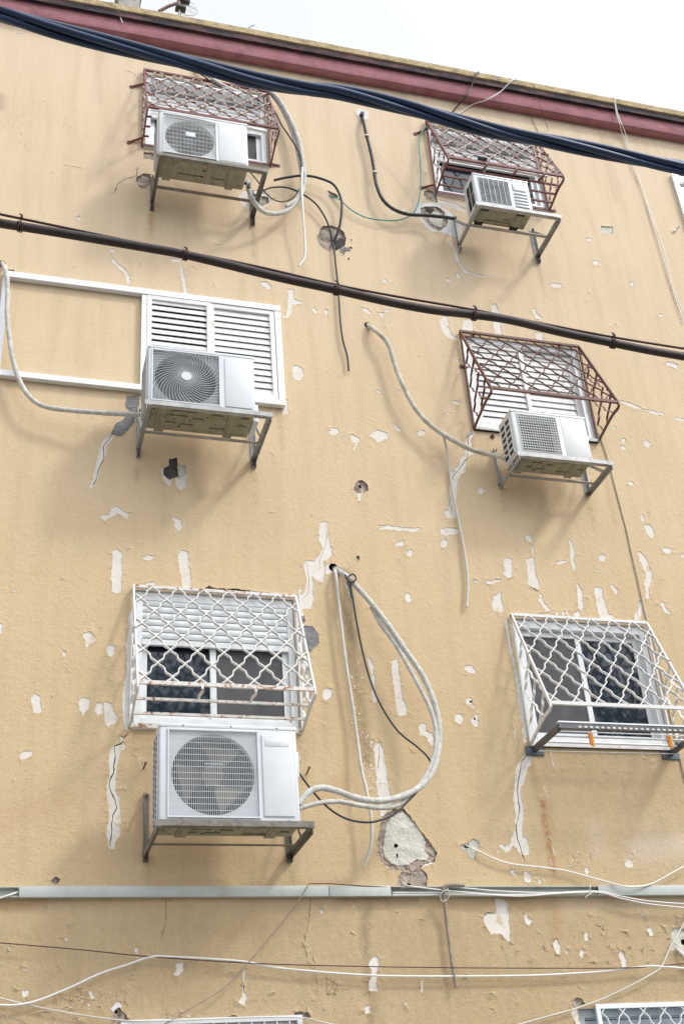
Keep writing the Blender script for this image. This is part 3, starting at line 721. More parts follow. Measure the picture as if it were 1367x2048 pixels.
# thin runs of dirt below sills, bracket feet and trunking joints: px, py from, py to, half width, strength
for px, pa, pb_, hw, st in [(270,1460,1540,0.02,0.25),(602,1475,1560,0.03,0.3),(1060,1510,1600,0.03,0.3),(1345,1520,1620,0.04,0.3),(500,1745,1770,0.03,0.3),(292,1738,1770,0.02,0.35),(584,1738,1770,0.02,0.3),(330,930,1050,0.03,0.18),(510,942,1010,0.015,0.3),(275,918,960,0.015,0.3),(1000,975,1030,0.02,0.25),(1176,992,1060,0.02,0.3),(915,505,560,0.02,0.25),(1075,528,590,0.015,0.3),(505,452,520,0.015,0.3),(870,395,430,0.03,0.2),(560,822,900,0.02,0.2),(10,770,860,0.02,0.18),(420,1798,1900,0.05,0.2),(560,1798,1880,0.04,0.2),(1000,1796,1880,0.05,0.25),(1130,1796,1950,0.05,0.2),(1290,1796,1900,0.05,0.25),(180,1798,1880,0.06,0.18),(800,150,260,0.05,0.14),(1000,210,300,0.05,0.14),(200,90,200,0.06,0.12),(1200,250,400,0.05,0.14)]:
    STAIN.append(('grime_tone', [(px, pa), (px+(pb_-pa)*(px-365)/4000, pb_)], hw, st))
def seg_dist(X, Zc, pts):
    d = np.full(X.shape, 9.0)
    for (ax, az), (bx, bz) in zip(pts, pts[1:]):
        vx, vz = bx-ax, bz-az; t = np.clip(((X-ax)*vx+(Zc-az)*vz)/(vx*vx+vz*vz+1e-9), 0, 1); d = np.minimum(d, np.hypot(X-ax-t*vx, Zc-az-t*vz))
    return d
building = thing('apartment_building', 'four storey ochre stucco apartment block with peeling paint and maroon roof edge', 'building', (3.5, 0, 0))
mv, mf, mm = build_wall()
wb = MB(); wb.v = mv; wb.f = mf; wb.m = mm; wb.sm = [True]*len(mf)
n_fine = len(mv)
# the rest of the block: plain flanks of the same facade and the other three sides
XL, XR, YB, ZT = -9.0, 16.0, 11.0, 12.12
for x0, x1, z0, z1 in ((XL, X0, 0, ZT), (X1, XR, 0, ZT), (X0, OPEN['wbl'][0], 0, Z0), (OPEN['wbl'][1], OPEN['wbr'][0], 0, Z0), (OPEN['wbr'][1], X1, 0, Z0), (OPEN['wbl'][0], OPEN['wbl'][1], 0, 1.75), (OPEN['wbr'][0], OPEN['wbr'][1], 0, 1.75)):
    wb.add([(x0, 0, z0), (x1, 0, z0), (x1, 0, z1), (x0, 0, z1)], [(0, 1, 2, 3)])
wb.add([(XL, 0, 0), (XL, YB, 0), (XL, YB, ZT), (XL, 0, ZT)], [(3, 2, 1, 0)]); wb.add([(XR, 0, 0), (XR, YB, 0), (XR, YB, ZT), (XR, 0, ZT)], [(0, 1, 2, 3)])
wb.add([(XL, YB, 0), (XR, YB, 0), (XR, YB, ZT), (XL, YB, ZT)], [(3, 2, 1, 0)])
for x0, x1, z0, z1 in OPEN.values():   # reveals
    yb = .22; q = [(x0, z0), (x1, z0), (x1, z1), (x0, z1)]
    for a, b in zip(q, q[1:]+q[:1]): wb.add([(a[0], .0, a[1]), (b[0], .0, b[1]), (b[0], yb, b[1]), (a[0], yb, a[1])], [(3, 2, 1, 0)], 7)
    wb.add([(x, yb, z) for x, z in q], [(0, 1, 2, 3)], 6)
for h in HOLES:
    cx = sum(q[0] for q in h)/len(h); cz = sum(q[1] for q in h)/len(h)
    for a, b in zip(h, h[1:]+h[:1]): wb.add([(a[0], 0, a[1]), (b[0], 0, b[1]), (b[0], .12, b[1]), (a[0], .12, a[1])], [(3, 2, 1, 0)], 6)
    wb.add([(x, .12, z) for x, z in h], [list(range(len(h)))], 6)
def raw_obj(name, wb, mats, parent, calc=False):
    me = bpy.data.meshes.new(name); o0 = Vector(parent['_o'])
    me.from_pydata([(x-o0.x, y-o0.y, z-o0.z) for x, y, z in wb.v], [], wb.f)
    for k in mats: me.materials.append(M[k])
    me.polygons.foreach_set('material_index', wb.m)
    bm = bmesh.new(); bm.from_mesh(me)
    for f in bm.faces:
        f.normal_update()
    bm.to_mesh(me); bm.free()
    o = bpy.data.objects.new(name, me); COL.objects.link(o); o.parent = parent; o['_o'] = tuple(o0); return o
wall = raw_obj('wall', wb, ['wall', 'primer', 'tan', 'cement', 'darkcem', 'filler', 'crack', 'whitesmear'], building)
co = np.array(wb.v); A = {}
for k in ('grime_tone', 'rust', 'chalk', 'mould'): A[k] = np.zeros(len(co))
for k, pl, hw, st in STAIN:
    d = seg_dist(co[:, 0], co[:, 2], [w2(*q) for q in pl]); A[k] = np.maximum(A[k], st*np.exp(-(d/hw)**2*1.4))
A['grime_tone'] = np.maximum(A['grime_tone'], .34*np.clip((3.70-co[:, 2])/.35, 0, 1)); A['grime_tone'] = np.maximum(A['grime_tone'], .12*np.clip((7.5-co[:, 2])/4, 0, 1)+.16*np.clip((6.2-co[:, 2])/2.5, 0, 1)*np.clip((co[:, 0]-3.2)/1.5, 0, 1))  # wall tone also darkens towards the bottom and the lower right
A['haze_tint'] = np.clip((co[:, 2]-5.0)/6.5, 0, 1)  # weight of the painted haze, growing with height
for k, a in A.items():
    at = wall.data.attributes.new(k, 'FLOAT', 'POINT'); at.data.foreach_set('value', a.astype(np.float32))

# roof edge: fascia band, tarred lip, lichen-covered slab edge
def extr(name, prof, mat, parent, x0=XL-.1, x1=XR+.1, nseg=240, amp=.0, seed=1):
    rs_ = random.Random(seed); mb = MB(); k = len(prof); off = [0.0]
    for i in range(nseg+1): off.append(off[-1]*.8+rs_.uniform(-amp, amp))
    vs = []
    for i in range(nseg+1):
        x = x0+(x1-x0)*i/nseg
        for j, (d, z) in enumerate(prof): vs.append((x, -d+rs_.uniform(-amp, amp)*.3, z+off[i]*(1 if j else 1)))
    fs = [(i*k+j, (i+1)*k+j, (i+1)*k+j+1, i*k+j+1) for i in range(nseg) for j in range(k-1)]
    mb.add(vs, fs, 0, True)
    o = obj(name, mb, mat, parent); o.data.set_sharp_from_angle(angle=R(35)); return o
def zat(py, d): return P(700, py, d).z
fd = .11
zb, zp, zt, zo, ztop = zat(147.5, fd), zat(121.5, fd), zat(118, .15), zat(107.5, .16), zat(95.5, .17)
cornice = extr('fascia', [(-.02, zb+.02), (fd-.04, zb), (fd-.01, zb+.015), (fd, zb+.05), (fd, zp)], 'fascia', building, amp=.0015)
extr('tarred_lip', [(fd, zp), (.135, zp+.004), (.15, zt), (.155, zo)], 'tar', building, amp=.0015, seed=2)
extr('roof_slab_edge', [(.155, zo), (.172, zo+.006), (.172, ztop), (.13, ztop+.012), (-1.0, ztop-.08), (-11.2, ztop-.08)], 'lichen', building, amp=.003, seed=3)

# ------------------------------------------------------------------ windows (parts of the building)
def frame_rect(mb, x0, x1, z0, z1, w, y0, y1, wt=None, wb_=None):
    wt = wt or w; wb_ = wb_ or w
    mb.box(x0, x0+w, y0, y1, z0, z1); mb.box(x1-w, x1, y0, y1, z0, z1)
    mb.box(x0+w, x1-w, y0, y1, z1-wt, z1); mb.box(x0+w, x1-w, y0, y1, z0, z0+wb_)
def sliding_window(key, kind_l, kind_r, shutter_z=None, split=.48):
    x0, x1, z0, z1 = OPEN[key]; w = .05
    f = MB(); frame_rect(f, x0+.004, x1-.004, z0+.004, z1-.004, w, .012, .12, .07, .06)
    win = obj('window', f, 'alu', building, bevel=.004, bseg=1)
    xm = x0+(x1-x0)*split; zt = shutter_z or z1-.075
    for a, b, kd, yy in ((x0+w+.004, xm+.03, kind_l, .058), (xm-.02, x1-w-.004, kind_r, .075 if kind_l != 'glass' else .042)):
        s = MB(); frame_rect(s, a, b, z0+.065, z1-.078, .045, yy, yy+.03); obj('sash', s, 'alu', win, bevel=.003, bseg=1)
        p = MB().box(a+.04, b-.04, yy+.012, yy+.018, z0+.10, z1-.11); obj('pane' if kd == 'glass' else 'insect_screen', p, 'glass' if kd == 'glass' else 'screen', win)
    if shutter_z:
        s = MB(); h = .052; z = z1-.012; xx0, xx1 = x0+w+.002, x1-w-.002
        while z > shutter_z+.01:
            zz = max(z-h, shutter_z); n = 6
            prof = [(.024+.0-.008*math.sin(math.pi*j/n), z-(z-zz-.004)*j/n) for j in range(n+1)]
            vs = [(x, y, q) for x in (xx0, xx1) for y, q in prof]
            s.add(vs, [(j, j+1, n+2+j, n+1+j) for j in range(n)], 0, True)
            s.box(xx0, xx1, .022, .028, zz, zz+.0028, 1); z = zz
        s.box(xx0, xx1, .008, .034, shutter_z-.045, shutter_z-.001)
        sh = obj('roller_shutter', s, ['shutter', 'coil'], win); sh.data.set_sharp_from_angle(angle=R(50))
    sill = MB().box(x0-.01, x1+.01, -.02, .14, z0-.03, z0+.003); obj('sill', sill, 'whitesmear', win, bevel=.004)
    return win
sliding_window('w3l', 'glass', 'screen', P(400, 1288, -.05).z)
sliding_window('w3r', 'screen', 'glass')
wl = sliding_window('w1l', 'glass', 'screen', 10.86)
wr = sliding_window('w1r', 'glass', 'glass', 10.93)
for key, ztop_ in (('w1l', 11.37), ('w1r', 11.33)):
    xa_, xb_ = OPEN[key][0]+.05, OPEN[key][1]-.09
    t = MB(); n = 10; prof = [(-.005-.075*math.sin(math.pi*j/n), ztop_-.03-.15*j/n) for j in range(n+1)]
    vs = [(x, y, z) for x in (xa_, xb_) for y, z in prof]; t.add(vs, [(j, j+1, n+2+j, n+1+j) for j in range(n)], 0, True); t.add(vs, [list(range(n+1)), list(range(n+1, 2*n+2))[::-1]])
    obj('shutter_box', t, 'shutter', wl if key == 'w1l' else wr)
def louvre_panel(win, x0, x1, z0, z1, y, pitch=.062, name='louvre_panel', gap=.013, mat='louvre'):
    mb = MB(); frame_rect(mb, x0, x1, z0, z1, .04, y-.02, y+.02)
    z = z0+.045
    while z+pitch < z1-.035:
        zb_, zt_ = z, z+pitch-gap
        mb.add([(x0+.04, y-.010, zb_), (x1-.04, y-.010, zb_), (x1-.04, y+.004, zt_), (x0+.04, y+.004, zt_),
                (x0+.04, y-.006, zb_-.003), (x1-.04, y-.006, zb_-.003), (x1-.04, y+.009, zt_-.003), (x0+.04, y+.009, zt_-.003)],
               [(0, 1, 2, 3), (4, 7, 6, 5), (0, 4, 5, 1), (3, 2, 6, 7)], 0)
        z += pitch
    mb.box(x0+.04, x1-.04, y-.006, y+.004, z+.002, z1-.03); mb.box(x0+.02, x1-.02, y+.022, y+.026, z0+.02, z1-.02, 1)
    return obj(name, mb, [mat, 'black'], win)
# second storey, right: louvred shutter set back in its opening
x0, x1, z0, z1 = OPEN['w2r']
f = MB(); frame_rect(f, x0+.004, x1-.004, z0+.004, z1-.004, .055, .008, .11)
win = obj('window', f, 'alu', building, bevel=.004, bseg=1)
louvre_panel(win, x0+.06, x0+.60, z0+.06, z1-.06, .036, .066, gap=.004); louvre_panel(win, x0+.55, x1-.06, z0+.06, z1-.07, .066, .066, gap=-.006)
obj('sill', MB().box(x0-.01, x1+.01, -.03, .13, z0-.03, z0+.003), 'whitesmear', win, bevel=.004)
# second storey, left: surface-mounted sliding louvre shutters on a long track
xa, xb, zb_, zt_ = -.235, 2.1, 7.525, 8.605
f = MB(); f.box(xa, xb, -.055, -.003, zt_-.062, zt_); f.box(xa, xb, -.055, -.003, zb_, zb_+.055); f.box(xa, xa+.05, -.05, -.003, zb_+.055, zt_-.062); f.box(xb-.055, xb, -.05, -.003, zb_+.055, zt_-.062)
f.box(.90, .945, -.046, -.003, zb_+.055, zt_-.062)
for k in range(6): f.disc((xa+.3+k*.38, -.056, zt_-.02), .006, (0, 1, 0), 8, .003)
win = obj('window', f, 'alu', building, bevel=.004, bseg=1)
louvre_panel(win, .945, 1.49, zb_+.06, zt_-.066, -.032, .064, gap=.013); louvre_panel(win, 1.475, xb-.06, zb_+.06, zt_-.066, -.026, .067, gap=.004)
# window cut by the right edge of the top storey
xw, zw = 6.585, 11.25
f = MB(); frame_rect(f, xw, xw+1.25, zw-1.1, zw, .10, -.04, -.003); f.box(xw+.14, xw+.165, -.044, -.041, zw-1.05, zw-.13, 1); f.box(xw+.14, xw+1.1, -.044, -.041, zw-.155, zw-.13, 1); f.box(xw+.06, xw+.11, -.045, -.041, zw-.19, zw-.14, 1)
win = obj('window', f, ['alu', 'coil'], building); obj('roller_shutter', MB().box(xw+.10, xw+1.15, -.028, -.004, zw-1.0, zw-.10), 'shutter', win)
# ground floor windows, only their heads in view
for key, mt in (('wbl', 'alu'), ('wbr', 'shutterblue')):
    x0, x1, z0, z1 = OPEN[key]; f = MB(); frame_rect(f, x0+.003, x1-.003, z0+.003, z1-.003, .05, .03, .12)
    win = obj('window', f, mt, building); s = MB(); z = z1-.01
    while z > z1-.6: s.box(x0+.055, x1-.055, .05-.003*(int(z*30) % 2), .075, z-.055, z-.004); z -= .056
    s.box(x0+.055, x1-.055, .076, .08, z0+.05, z1-.01, 1); obj('roller_shutter', s, [mt, 'coil'], win)

# ------------------------------------------------------------------ window cages
def wave(t):
    a = 2*math.pi*t; return (math.cos(a)+math.cos(3*a)/3)*.75
def cage(name, label, x0, x1, T, B, df, zf, mat, lat, rails=0, lt=(.0062, .020), short=(), top_d=.03, heavy=None, stubs=0, feet=(), nbar=13):
    g = thing(name, label, 'window grille', ((x0+x1)/2, 0, B), 'bulging wrought iron grilles over the windows')
    heavy = heavy or mat
    A0 = Vector((0, -top_d, T)); F = Vector((0, -df, zf)); B0 = Vector((0, -.012, B))
    def side_pts(x):
        c = [A0, A0.lerp(F, .5), A0.lerp(F, .93), F+Vector((0, -.004, -.012)), F+Vector((0, .012, -.05)), F.lerp(B0, .35)+Vector((0, 0, -.012)), B0]
        return [Vector((x, p.y, p.z)) for p in c]
    for x in (x0, x1):
        pts = spline(side_pts(x), .03); mb = MB(); mb.strip(pts, (1, 0, 0), .026, .013); mb.beam((x, -.012, B), (x, -top_d, T), .013, .022, (0, 1, 0)); obj('side_frame', mb, mat, g)
    obj('top_rail', MB().beam((x0, A0.y, T), (x1, A0.y, T), .022, .022), heavy, g)
    obj('front_rail', MB().beam((x0, F.y, F.z), (x1, F.y, F.z), .02, .026), heavy, g)
    obj('bottom_rail', MB().beam((x0, B0.y, B), (x1, B0.y, B), .03, .03), heavy, g)
    for k in range(rails):
        q = F.lerp(B0, (k+1)/(rails+1)); obj('lower_rail', MB().beam((x0, q.y, q.z-.01), (x1, q.y, q.z-.01), .016, .018), heavy, g)
    # ogee lattice in the sloping front
    u = (F-A0); L = u.length; u.normalize(); nrm = Vector((1, 0, 0)).cross(u); sp = (x1-x0)/nbar; per = .265; mb = MB()
    for i in range(nbar+1):
        xc = x0+sp*i; sg = 1 if i % 2 else -1; n = int(L/.010); pts = []
        lo = -.02 if i % 2 else -.015
        for j in range(n+1):
            s = lo+(L-lo)*j/n; x = xc+sg*wave(s/per)*sp*.48; x = min(max(x, x0+.006), x1-.006)
            pts.append(Vector((x, 0, 0))+A0+u*s)
        mb.strip(pts, nrm, *lt)
    obj('lattice_panel', mb, lat, g)
    for x in (x0, x1):
        mb = MB(); k = 4
        for i in range(1, k):
            d = df*i/k; zt_ = T+(zf-T)*(d-top_d)/(df-top_d); zb__ = B+(zf-B)*d/df; n = 60; sg = 1 if i % 2 else -1; pts = []
            for j in range(n+1):
                z = zb__+(zt_-zb__)*j/n; dd = min(max(d+sg*wave((T-z)/per)*df/k*.42, .02), df); pts.append((x, -dd, z))
            mb.strip(pts, (1, 0, 0), .006, .018)
        obj('side_panel', mb, lat, g)
    for fx, mode in short:
        x = x0+(x1-x0)*fx; q = F.lerp(B0, mode); pts = spline([(x, F.y, F.z), (x, F.y-.012, F.z-.05), (x, q.y-.012, q.z+.02), (x, q.y, q.z-.01)], .015)
        obj('short_bar', MB().strip(pts, (1, 0, 0), .016, .016), heavy, g)
    for k in range(stubs):
        q = F.lerp(B0, (k+1)/(stubs+1)); obj('cut_bar_stub', MB().tube([(x0, q.y, q.z), (x0+.05, q.y, q.z+.004)], .010, 8), heavy, g)
    for (p, q) in feet: obj('mounting_leg', MB().tube([P(*p), P(*q)], .011, 8).disc(P(*q), .022, (0, 1, 0), 10, .008), heavy, g)
    return g
cage('window_grille', 'white wavy lattice grille with orange rusty rails above the lowest air conditioner', .885, 2.095, 5.757, 4.69, .40, 4.845, 'whiterust', 'whiterust', 2, short=((.355, .34), (.655, .34)), heavy='whiterustheavy')
cage('window_grille', 'white wavy lattice grille jutting over the clothes drying rack', 3.843, 5.035, 5.72, 4.65, .42, 4.815, 'whiterust', 'whiterust')
cage('window_grille', 'dark rust brown lattice grille over a louvred shutter', 3.783, 4.973, 8.60, 7.525, .445, 7.645, 'rustbrown', 'rustbrown', lt=(.005, .013), feet=(((935, 735, .03), (922, 733, .004)), ((946, 672, .03), (947, 665, .004)), ((1118, 696, .03), (1118, 688, .004)), ((985, 868, .03), (984, 874, .004))))
cage('window_grille', 'red oxide grille with flaking white lattice on the upper left window', .875, 2.092, 11.425, 10.385, .385, 10.485, 'redbrown', 'redwhite', stubs=3, feet=(((291, 166, .03), (263, 173, .004)), ((284, 275, .03), (258, 284, .004)), ((540, 326, .03), (556, 331, .004))))
cage('window_grille', 'red oxide grille with horizontal lower bars on the upper right window', 3.772, 4.993, 11.41, 10.388, .385, 10.49, 'redbrown', 'redwhite', 3, short=((.32, .28), (.58, .28), (.82, .28)), feet=(((856, 256, .03), (830, 267, .004)), ((868, 369, .03), (843, 375, .004)), ((1098, 420, .03), (1108, 421, .004))))
for lab, a_, b_ in (('white aluminium rail hanging under the front bar of the upper right grille', (901, 318, .33), (1094, 352, .33)), ('white aluminium rail end showing right of the top left air conditioner', (490, 254, .30), (534, 263, .30))):
    obj('clothes_rail', MB().beam(P(*a_), P(*b_), .03, .032), 'alu', None, lab, 'rail', bevel=.004, bseg=1)
def flat_grille(label, x0, x1, z1, y, loops, mat):
    g = thing('window_grille', label, 'window grille', ((x0+x1)/2, y, 1.75), 'ground floor window grilles at the bottom edge')
    mb = MB(); mb.box(x0, x1, y-.012, y+.012, z1-.03, z1); mb.box(x0, x0+.03, y-.012, y+.012, 1.78, z1-.03); mb.box(x1-.03, x1, y-.012, y+.012, 1.78, z1-.03); mb.box(x0+.03, x1-.03, y-.012, y+.012, 1.78, 1.81)
    obj('grille_frame', mb, mat, g); mb = MB(); n = 14; sp = (x1-x0)/n
    for i in range(1, n):
        if loops:
            sg = 1 if i % 2 else -1; pts = [(x0+sp*i+sg*wave((z1-.03-z)/.2+.38)*sp*.46, y, z) for z in np.linspace(z1-.03, 1.81, 90)]; mb.strip(pts, (0, 1, 0), .006, .016)
        else: mb.box(x0+sp*i-.004, x0+sp*i+.004, y-.008, y+.008, 1.81, z1-.03)
    obj('bars', mb, mat, g)
flat_grille('white barred grille over the ground floor window at bottom left', .87, 1.985, 2.815, -.02, False, 'alu')
flat_grille('pale blue white looped grille over the ground floor window at bottom right', 4.009, 5.10, 2.828, -.012, True, 'alu')

# ------------------------------------------------------------------ brackets and air conditioners
def bracket(label, xl, xr, z, df, db, zup, mat, holes=True, brace=.5, foot=.06):
    g = thing('wall_bracket', label, 'wall bracket', ((xl+xr)/2, 0, z-foot), 'steel brackets under the air conditioners')
    w = .038; t = .004
    for x, sx in ((xl, 1), (xr, -1)):
        obj('arm', MB().angle((x, -.006, z), (x, -df, z), w, t, (sx, 0, 0), (0, 0, -1)), mat, g)
        obj('wall_post', MB().angle((x, -.004, z-foot), (x, -.004, zup), w, t, (sx, 0, 0), (0, -1, 0)), mat, g)
        obj('brace', MB().beam((x-sx*.003, -.03, zup-.06), (x-sx*.003, -df*brace, z-.01), .004, .03, (0, 0, 1)), mat, g)
        b = MB()
        for q in ((x+sx*.02, -.012, z-foot+.025), (x+sx*.02, -.012, zup-.02)): b.tube([Vector(q), Vector(q)+Vector((0, -.03, .004))], .006, 8)
        obj('bolt', b, 'rustbrown', g)
    obj('front_bar', MB().angle((xl-.01, -df, z+.002), (xr+.01, -df, z+.002), w, t, (0, 0, 1), (0, 1, 0)).box(xl, xr, -df+.004, -df+.0385, z-.0005, z+.0015), mat, g)
    obj('rear_bar', MB().box(xl+.005, xr-.005, -db-.018, -db+.018, z-.006, z-.002), mat, g)
    if holes:
        h = MB()
        for k in range(9): h.disc((xl+.04+k*.028, -db, z-.0065), .005, n=8); h.disc((xr-.04-k*.028, -db, z-.0065), .005, n=8)
        for x, sx in ((xl, 1), (xr, -1)):
            for k in range(int(df/.04)): h.disc((x-sx*.0005, -.03-k*.04, z-.018), .005, (1, 0, 0), 8, .004)
        for k in range(4): h.disc((xr-.03-k*.03, -df+.022, z-.0015), .006, n=8)
        obj('slot_holes', h, 'black', g)
    return g
def casing(name, x0, x1, z0, z1, yf, yb, hx0, hx1, hz0, hz1, mat, parent, depth=.12, bev=.014):
    bm = bmesh.new()
    vs = [bm.verts.new(v) for v in ((x0, yf, z0), (x1, yf, z0), (x1, yf, z1), (x0, yf, z1), (x0, yb, z0), (x1, yb, z0), (x1, yb, z1), (x0, yb, z1))]
    for f in ((4, 5, 1, 0), (1, 5, 6, 2), (2, 6, 7, 3), (3, 7, 4, 0), (5, 4, 7, 6)): bm.faces.new([vs[i] for i in f])
    hv = [bm.verts.new(v) for v in ((hx0, yf, hz0), (hx1, yf, hz0), (hx1, yf, hz1), (hx0, yf, hz1))]
    dv = [bm.verts.new((v.co.x, yf+depth, v.co.z)) for v in hv]
    for i in range(4):
        j = (i+1) % 4; bm.faces.new((vs[i], vs[j], hv[j], hv[i])); bm.faces.new((hv[i], hv[j], dv[j], dv[i]))
    fb = bm.faces.new(dv); fb.material_index = 1
    outer = [e for e in bm.edges if e.verts[0] in vs and e.verts[1] in vs]
    bmesh.ops.bevel(bm, geom=outer, offset=bev, segments=3, affect='EDGES', profile=.5)
    bmesh.ops.recalc_face_normals(bm, faces=bm.faces)
    mb = MB(); bm.verts.index_update()
    mb.add([v.co[:] for v in bm.verts], [[v.index for v in f.verts] for f in bm.faces]); mb.m = [f.material_index for f in bm.faces]; bm.free()
    o = obj(name, mb, [mat, 'coil'], parent)
    for p in o.data.polygons: p.use_smooth = True
    o.data.set_sharp_from_angle(angle=R(30)); return o
def ring_plate(mb, x0, x1, z0, z1, y, cx, cz, r, n=48):
    """flat plate with a round opening and a short collar behind it"""
    ci = [(cx+r*math.cos(a), cz+r*math.sin(a)) for a in [math.tau*i/n for i in range(n)]]; oi = []
    for x, z in ci:
        dx, dz = x-cx, z-cz; k = min(((x1-cx) if dx > 0 else (cx-x0))/max(abs(dx), 1e-6), ((z1-cz) if dz > 0 else (cz-z0))/max(abs(dz), 1e-6)); oi.append((cx+dx*k, cz+dz*k))
    vs = [(x, y, z) for x, z in ci]+[(x, y, z) for x, z in oi]+[(x, y+.05, z) for x, z in ci]
    mb.add(vs, [(i, (i+1) % n, n+(i+1) % n, n+i) for i in range(n)]); mb.add(vs, [((i+1) % n, i, 2*n+i, 2*n+(i+1) % n) for i in range(n)], 0, True)
    for qx, qz in ((x0, z0), (x1, z0), (x1, z1), (x0, z1)):
        k = min(range(n), key=lambda i: (oi[i][0]-qx)**2+(oi[i][1]-qz)**2); a, b = oi[k], oi[(k+1) % n]; c = oi[k-1]
        for (s, e) in ((a, b), (c, a)):
            if abs(s[0]-e[0]) > 1e-5 and abs(s[1]-e[1]) > 1e-5: mb.add([(s[0], y, s[1]), (e[0], y, e[1]), (qx, y, qz)], [(0, 1, 2)])
def fan(parent, cx, cz, y, r, nb, mat, a0=.3, hubr=.24):
    mb = MB()
    for k in range(nb):
        a = a0+math.tau*k/nb; n = 9; vs = []
        for j in range(n+1):
            rr = r*(hubr*.8+(.95-hubr*.8)*j/n); wdt = (.85+.35*j/n) if nb == 3 else (.62+.4*j/n); 
            for e in (-1, 1):
                an = a+e*wdt*.5+.28*j/n; vs.append((cx+rr*math.cos(an), y+e*.028*(1-.2*j/n), cz+rr*math.sin(an)))
        mb.add(vs, [(2*j, 2*j+1, 2*j+3, 2*j+2) for j in range(n)], 0, True)
    f = obj('fan', mb, mat, parent); obj('hub', MB().disc((cx, y-.005, cz), r*hubr, (0, 1, 0), 24, .06), mat, f); return f
def wires(mb, x0, x1, z0, z1, y, nx, nz, rx, rz, top=None):
    for i in range(nx+1):
        x = x0+(x1-x0)*i/nx; zt_ = top(x) if top else z1; mb.box(x-rx, x+rx, y-rx, y+rx, z0, zt_)
    for j in range(nz+1):
        z = z0+(z1-z0)*j/nz; mb.box(x0, x1, y-rz+.004, y+rz+.004, z-rz, z+rz)
def underside(parent, x0, x1, yf, yb, z, rails=(.18, .80), ribs=(), holes=(), mat='pan', pads=False):
    D_ = yb-yf; W = x1-x0; mb = MB().box(x0+.008, x1-.008, yf+.006, yb-.004, z-.006, z+.012)
    for u0, u1, v0, v1 in ribs: mb.box(x0+W*u0, x0+W*u1, yf+D_*v0, yf+D_*v1, z-.0165, z-.0055)
    o = obj('base_pan', mb, mat, parent, bevel=.004, bseg=1)
    for k in rails:
        c = x0+W*k; r = MB(); r.box(c-.036, c+.036, yf+.010, yb+.012, z-.014, z-.0062); r.box(c-.016, c+.016, yf+.03, yb-.02, z-.019, z-.0142); obj('mounting_foot', r, mat, o, bevel=.003, bseg=1)
        if pads:
            for yy in (yf+.04, yb-.01): obj('rubber_pad', MB().box(c-.038, c+.038, yy-.022, yy+.022, z-.022, z-.002), 'black', o)
    h = MB()
    for u, v, rr in holes: h.disc((x0+W*u, yf+D_*v, z-.0066), rr, n=10, h=.0016)
    if holes: obj('drain_holes', h, 'black', o)
    return o
def side_vent(parent, x, yf, yb, z0, z1, ny, nz, mat, bar=.012, coil='coil', rails_only=False):
    y0, y1 = yf+.03, yb-.03; s = MB().box(x-.004, x+.004, y0, y1, z0+.03, z1-.05); v = obj('side_coil', s, coil, parent); mb = MB()
    for i in range(ny+1):
        y = y0+(y1-y0)*i/ny; mb.box(x-.010, x-.002, y-bar/2, y+bar/2, z0+.03, z1-.05)
    for j in range(nz+1):
        z = z0+.03+(z1-z0-.08)*j/nz; mb.box(x-.009, x-.0025, y0, y1, z-bar/2, z+bar/2)
    obj('side_guard', mb, mat, parent)
AG = 'air conditioner outdoor units on the facade'
RIBS = ((.24, .46, .16, .24), (.24, .38, .34, .42), (.44, .54, .40, .48), (.20, .30, .62, .70), (.34, .46, .66, .74), (.60, .72, .20, .27), (.62, .78, .72, .78), (.05, .09, .2, .6), (.88, .95, .2, .28), (.88, .95, .5, .56))
HOLE = ((.27, .5, .007), (.42, .52, .008), (.33, .78, .010), (.57, .33, .006), (.66, .58, .005))
def ac_root(label, x0, x1, yb, z): return thing('air_conditioner', label, 'air conditioner', ((x0+x1)/2, yb, z), AG)
def top_lid(parent, x0, x1, yf, yb, z, mat): return obj('top_lid', MB().box(x0-.003, x1+.003, yf-.004, yb+.003, z-.022, z+.006), mat, parent, bevel=.008, bseg=3)
def screws(parent, pts, y):
    mb = MB()
    for x, z in pts: mb.disc((x, y, z), .006, (0, 1, 0), 8, .003)
    obj('screws', mb, 'coil', parent)

# --- lowest unit: square wire guard with the fan blades showing
x0, x1, z0, z1, yf, yb = 1.005, 1.898, 3.845, 4.485, -.585, -.345
bracket('grey steel bracket under the lowest air conditioner with its left post bent', .985, 1.975, 3.825, .592, .215, 4.22, 'oldgalv', False)
a = ac_root('largest white air conditioner with beige fan blades showing, lowest on the wall', x0, x1, yb, z0)
hx0, hx1, hz0, hz1 = x0+.065, x0+.625, z0+.045, z1-.045
casing('casing', x0, x1, z0, z1, yf, yb, hx0, hx1, hz0, hz1, 'acwhite', a, .15); top_lid(a, x0, x1, yf, yb, z1, 'acwhite')
cx, cz = (hx0+hx1)/2, (hz0+hz1)/2
s = MB(); ring_plate(s, hx0+.001, hx1-.001, hz0+.001, hz1-.001, yf+.012, cx, cz, .265); obj('fan_shroud', s, 'acwhite', a)
fan(a, cx, cz, yf+.075, .262, 3, 'blade', 1.05, .26)
g = MB(); wires(g, hx0-.004, hx1+.004, hz0-.004, hz1+.004, yf-.008, 48, 14, .0013, .0015); frame_rect(g, hx0-.012, hx1+.012, hz0-.012, hz1+.012, .009, yf-.012, yf+.002)
for k in (-.08, 0, .06): g.box(cx-.06, cx+.06, yf-.006, yf-.002, cz+k-.002, cz+k+.002)
obj('fan_guard', g, 'acwhite', a)
s = MB().box(x1-.235, x1-.035, yf-.010, yf+.004, z0+.045, z1-.055); obj('service_panel', s, 'acwhite', a, bevel=.012, bseg=3)
obj('panel_badge', MB().box(x1-.215, x1-.055, yf-.0125, yf-.0085, z1-.135, z1-.085), 'acwhite', a, bevel=.002)
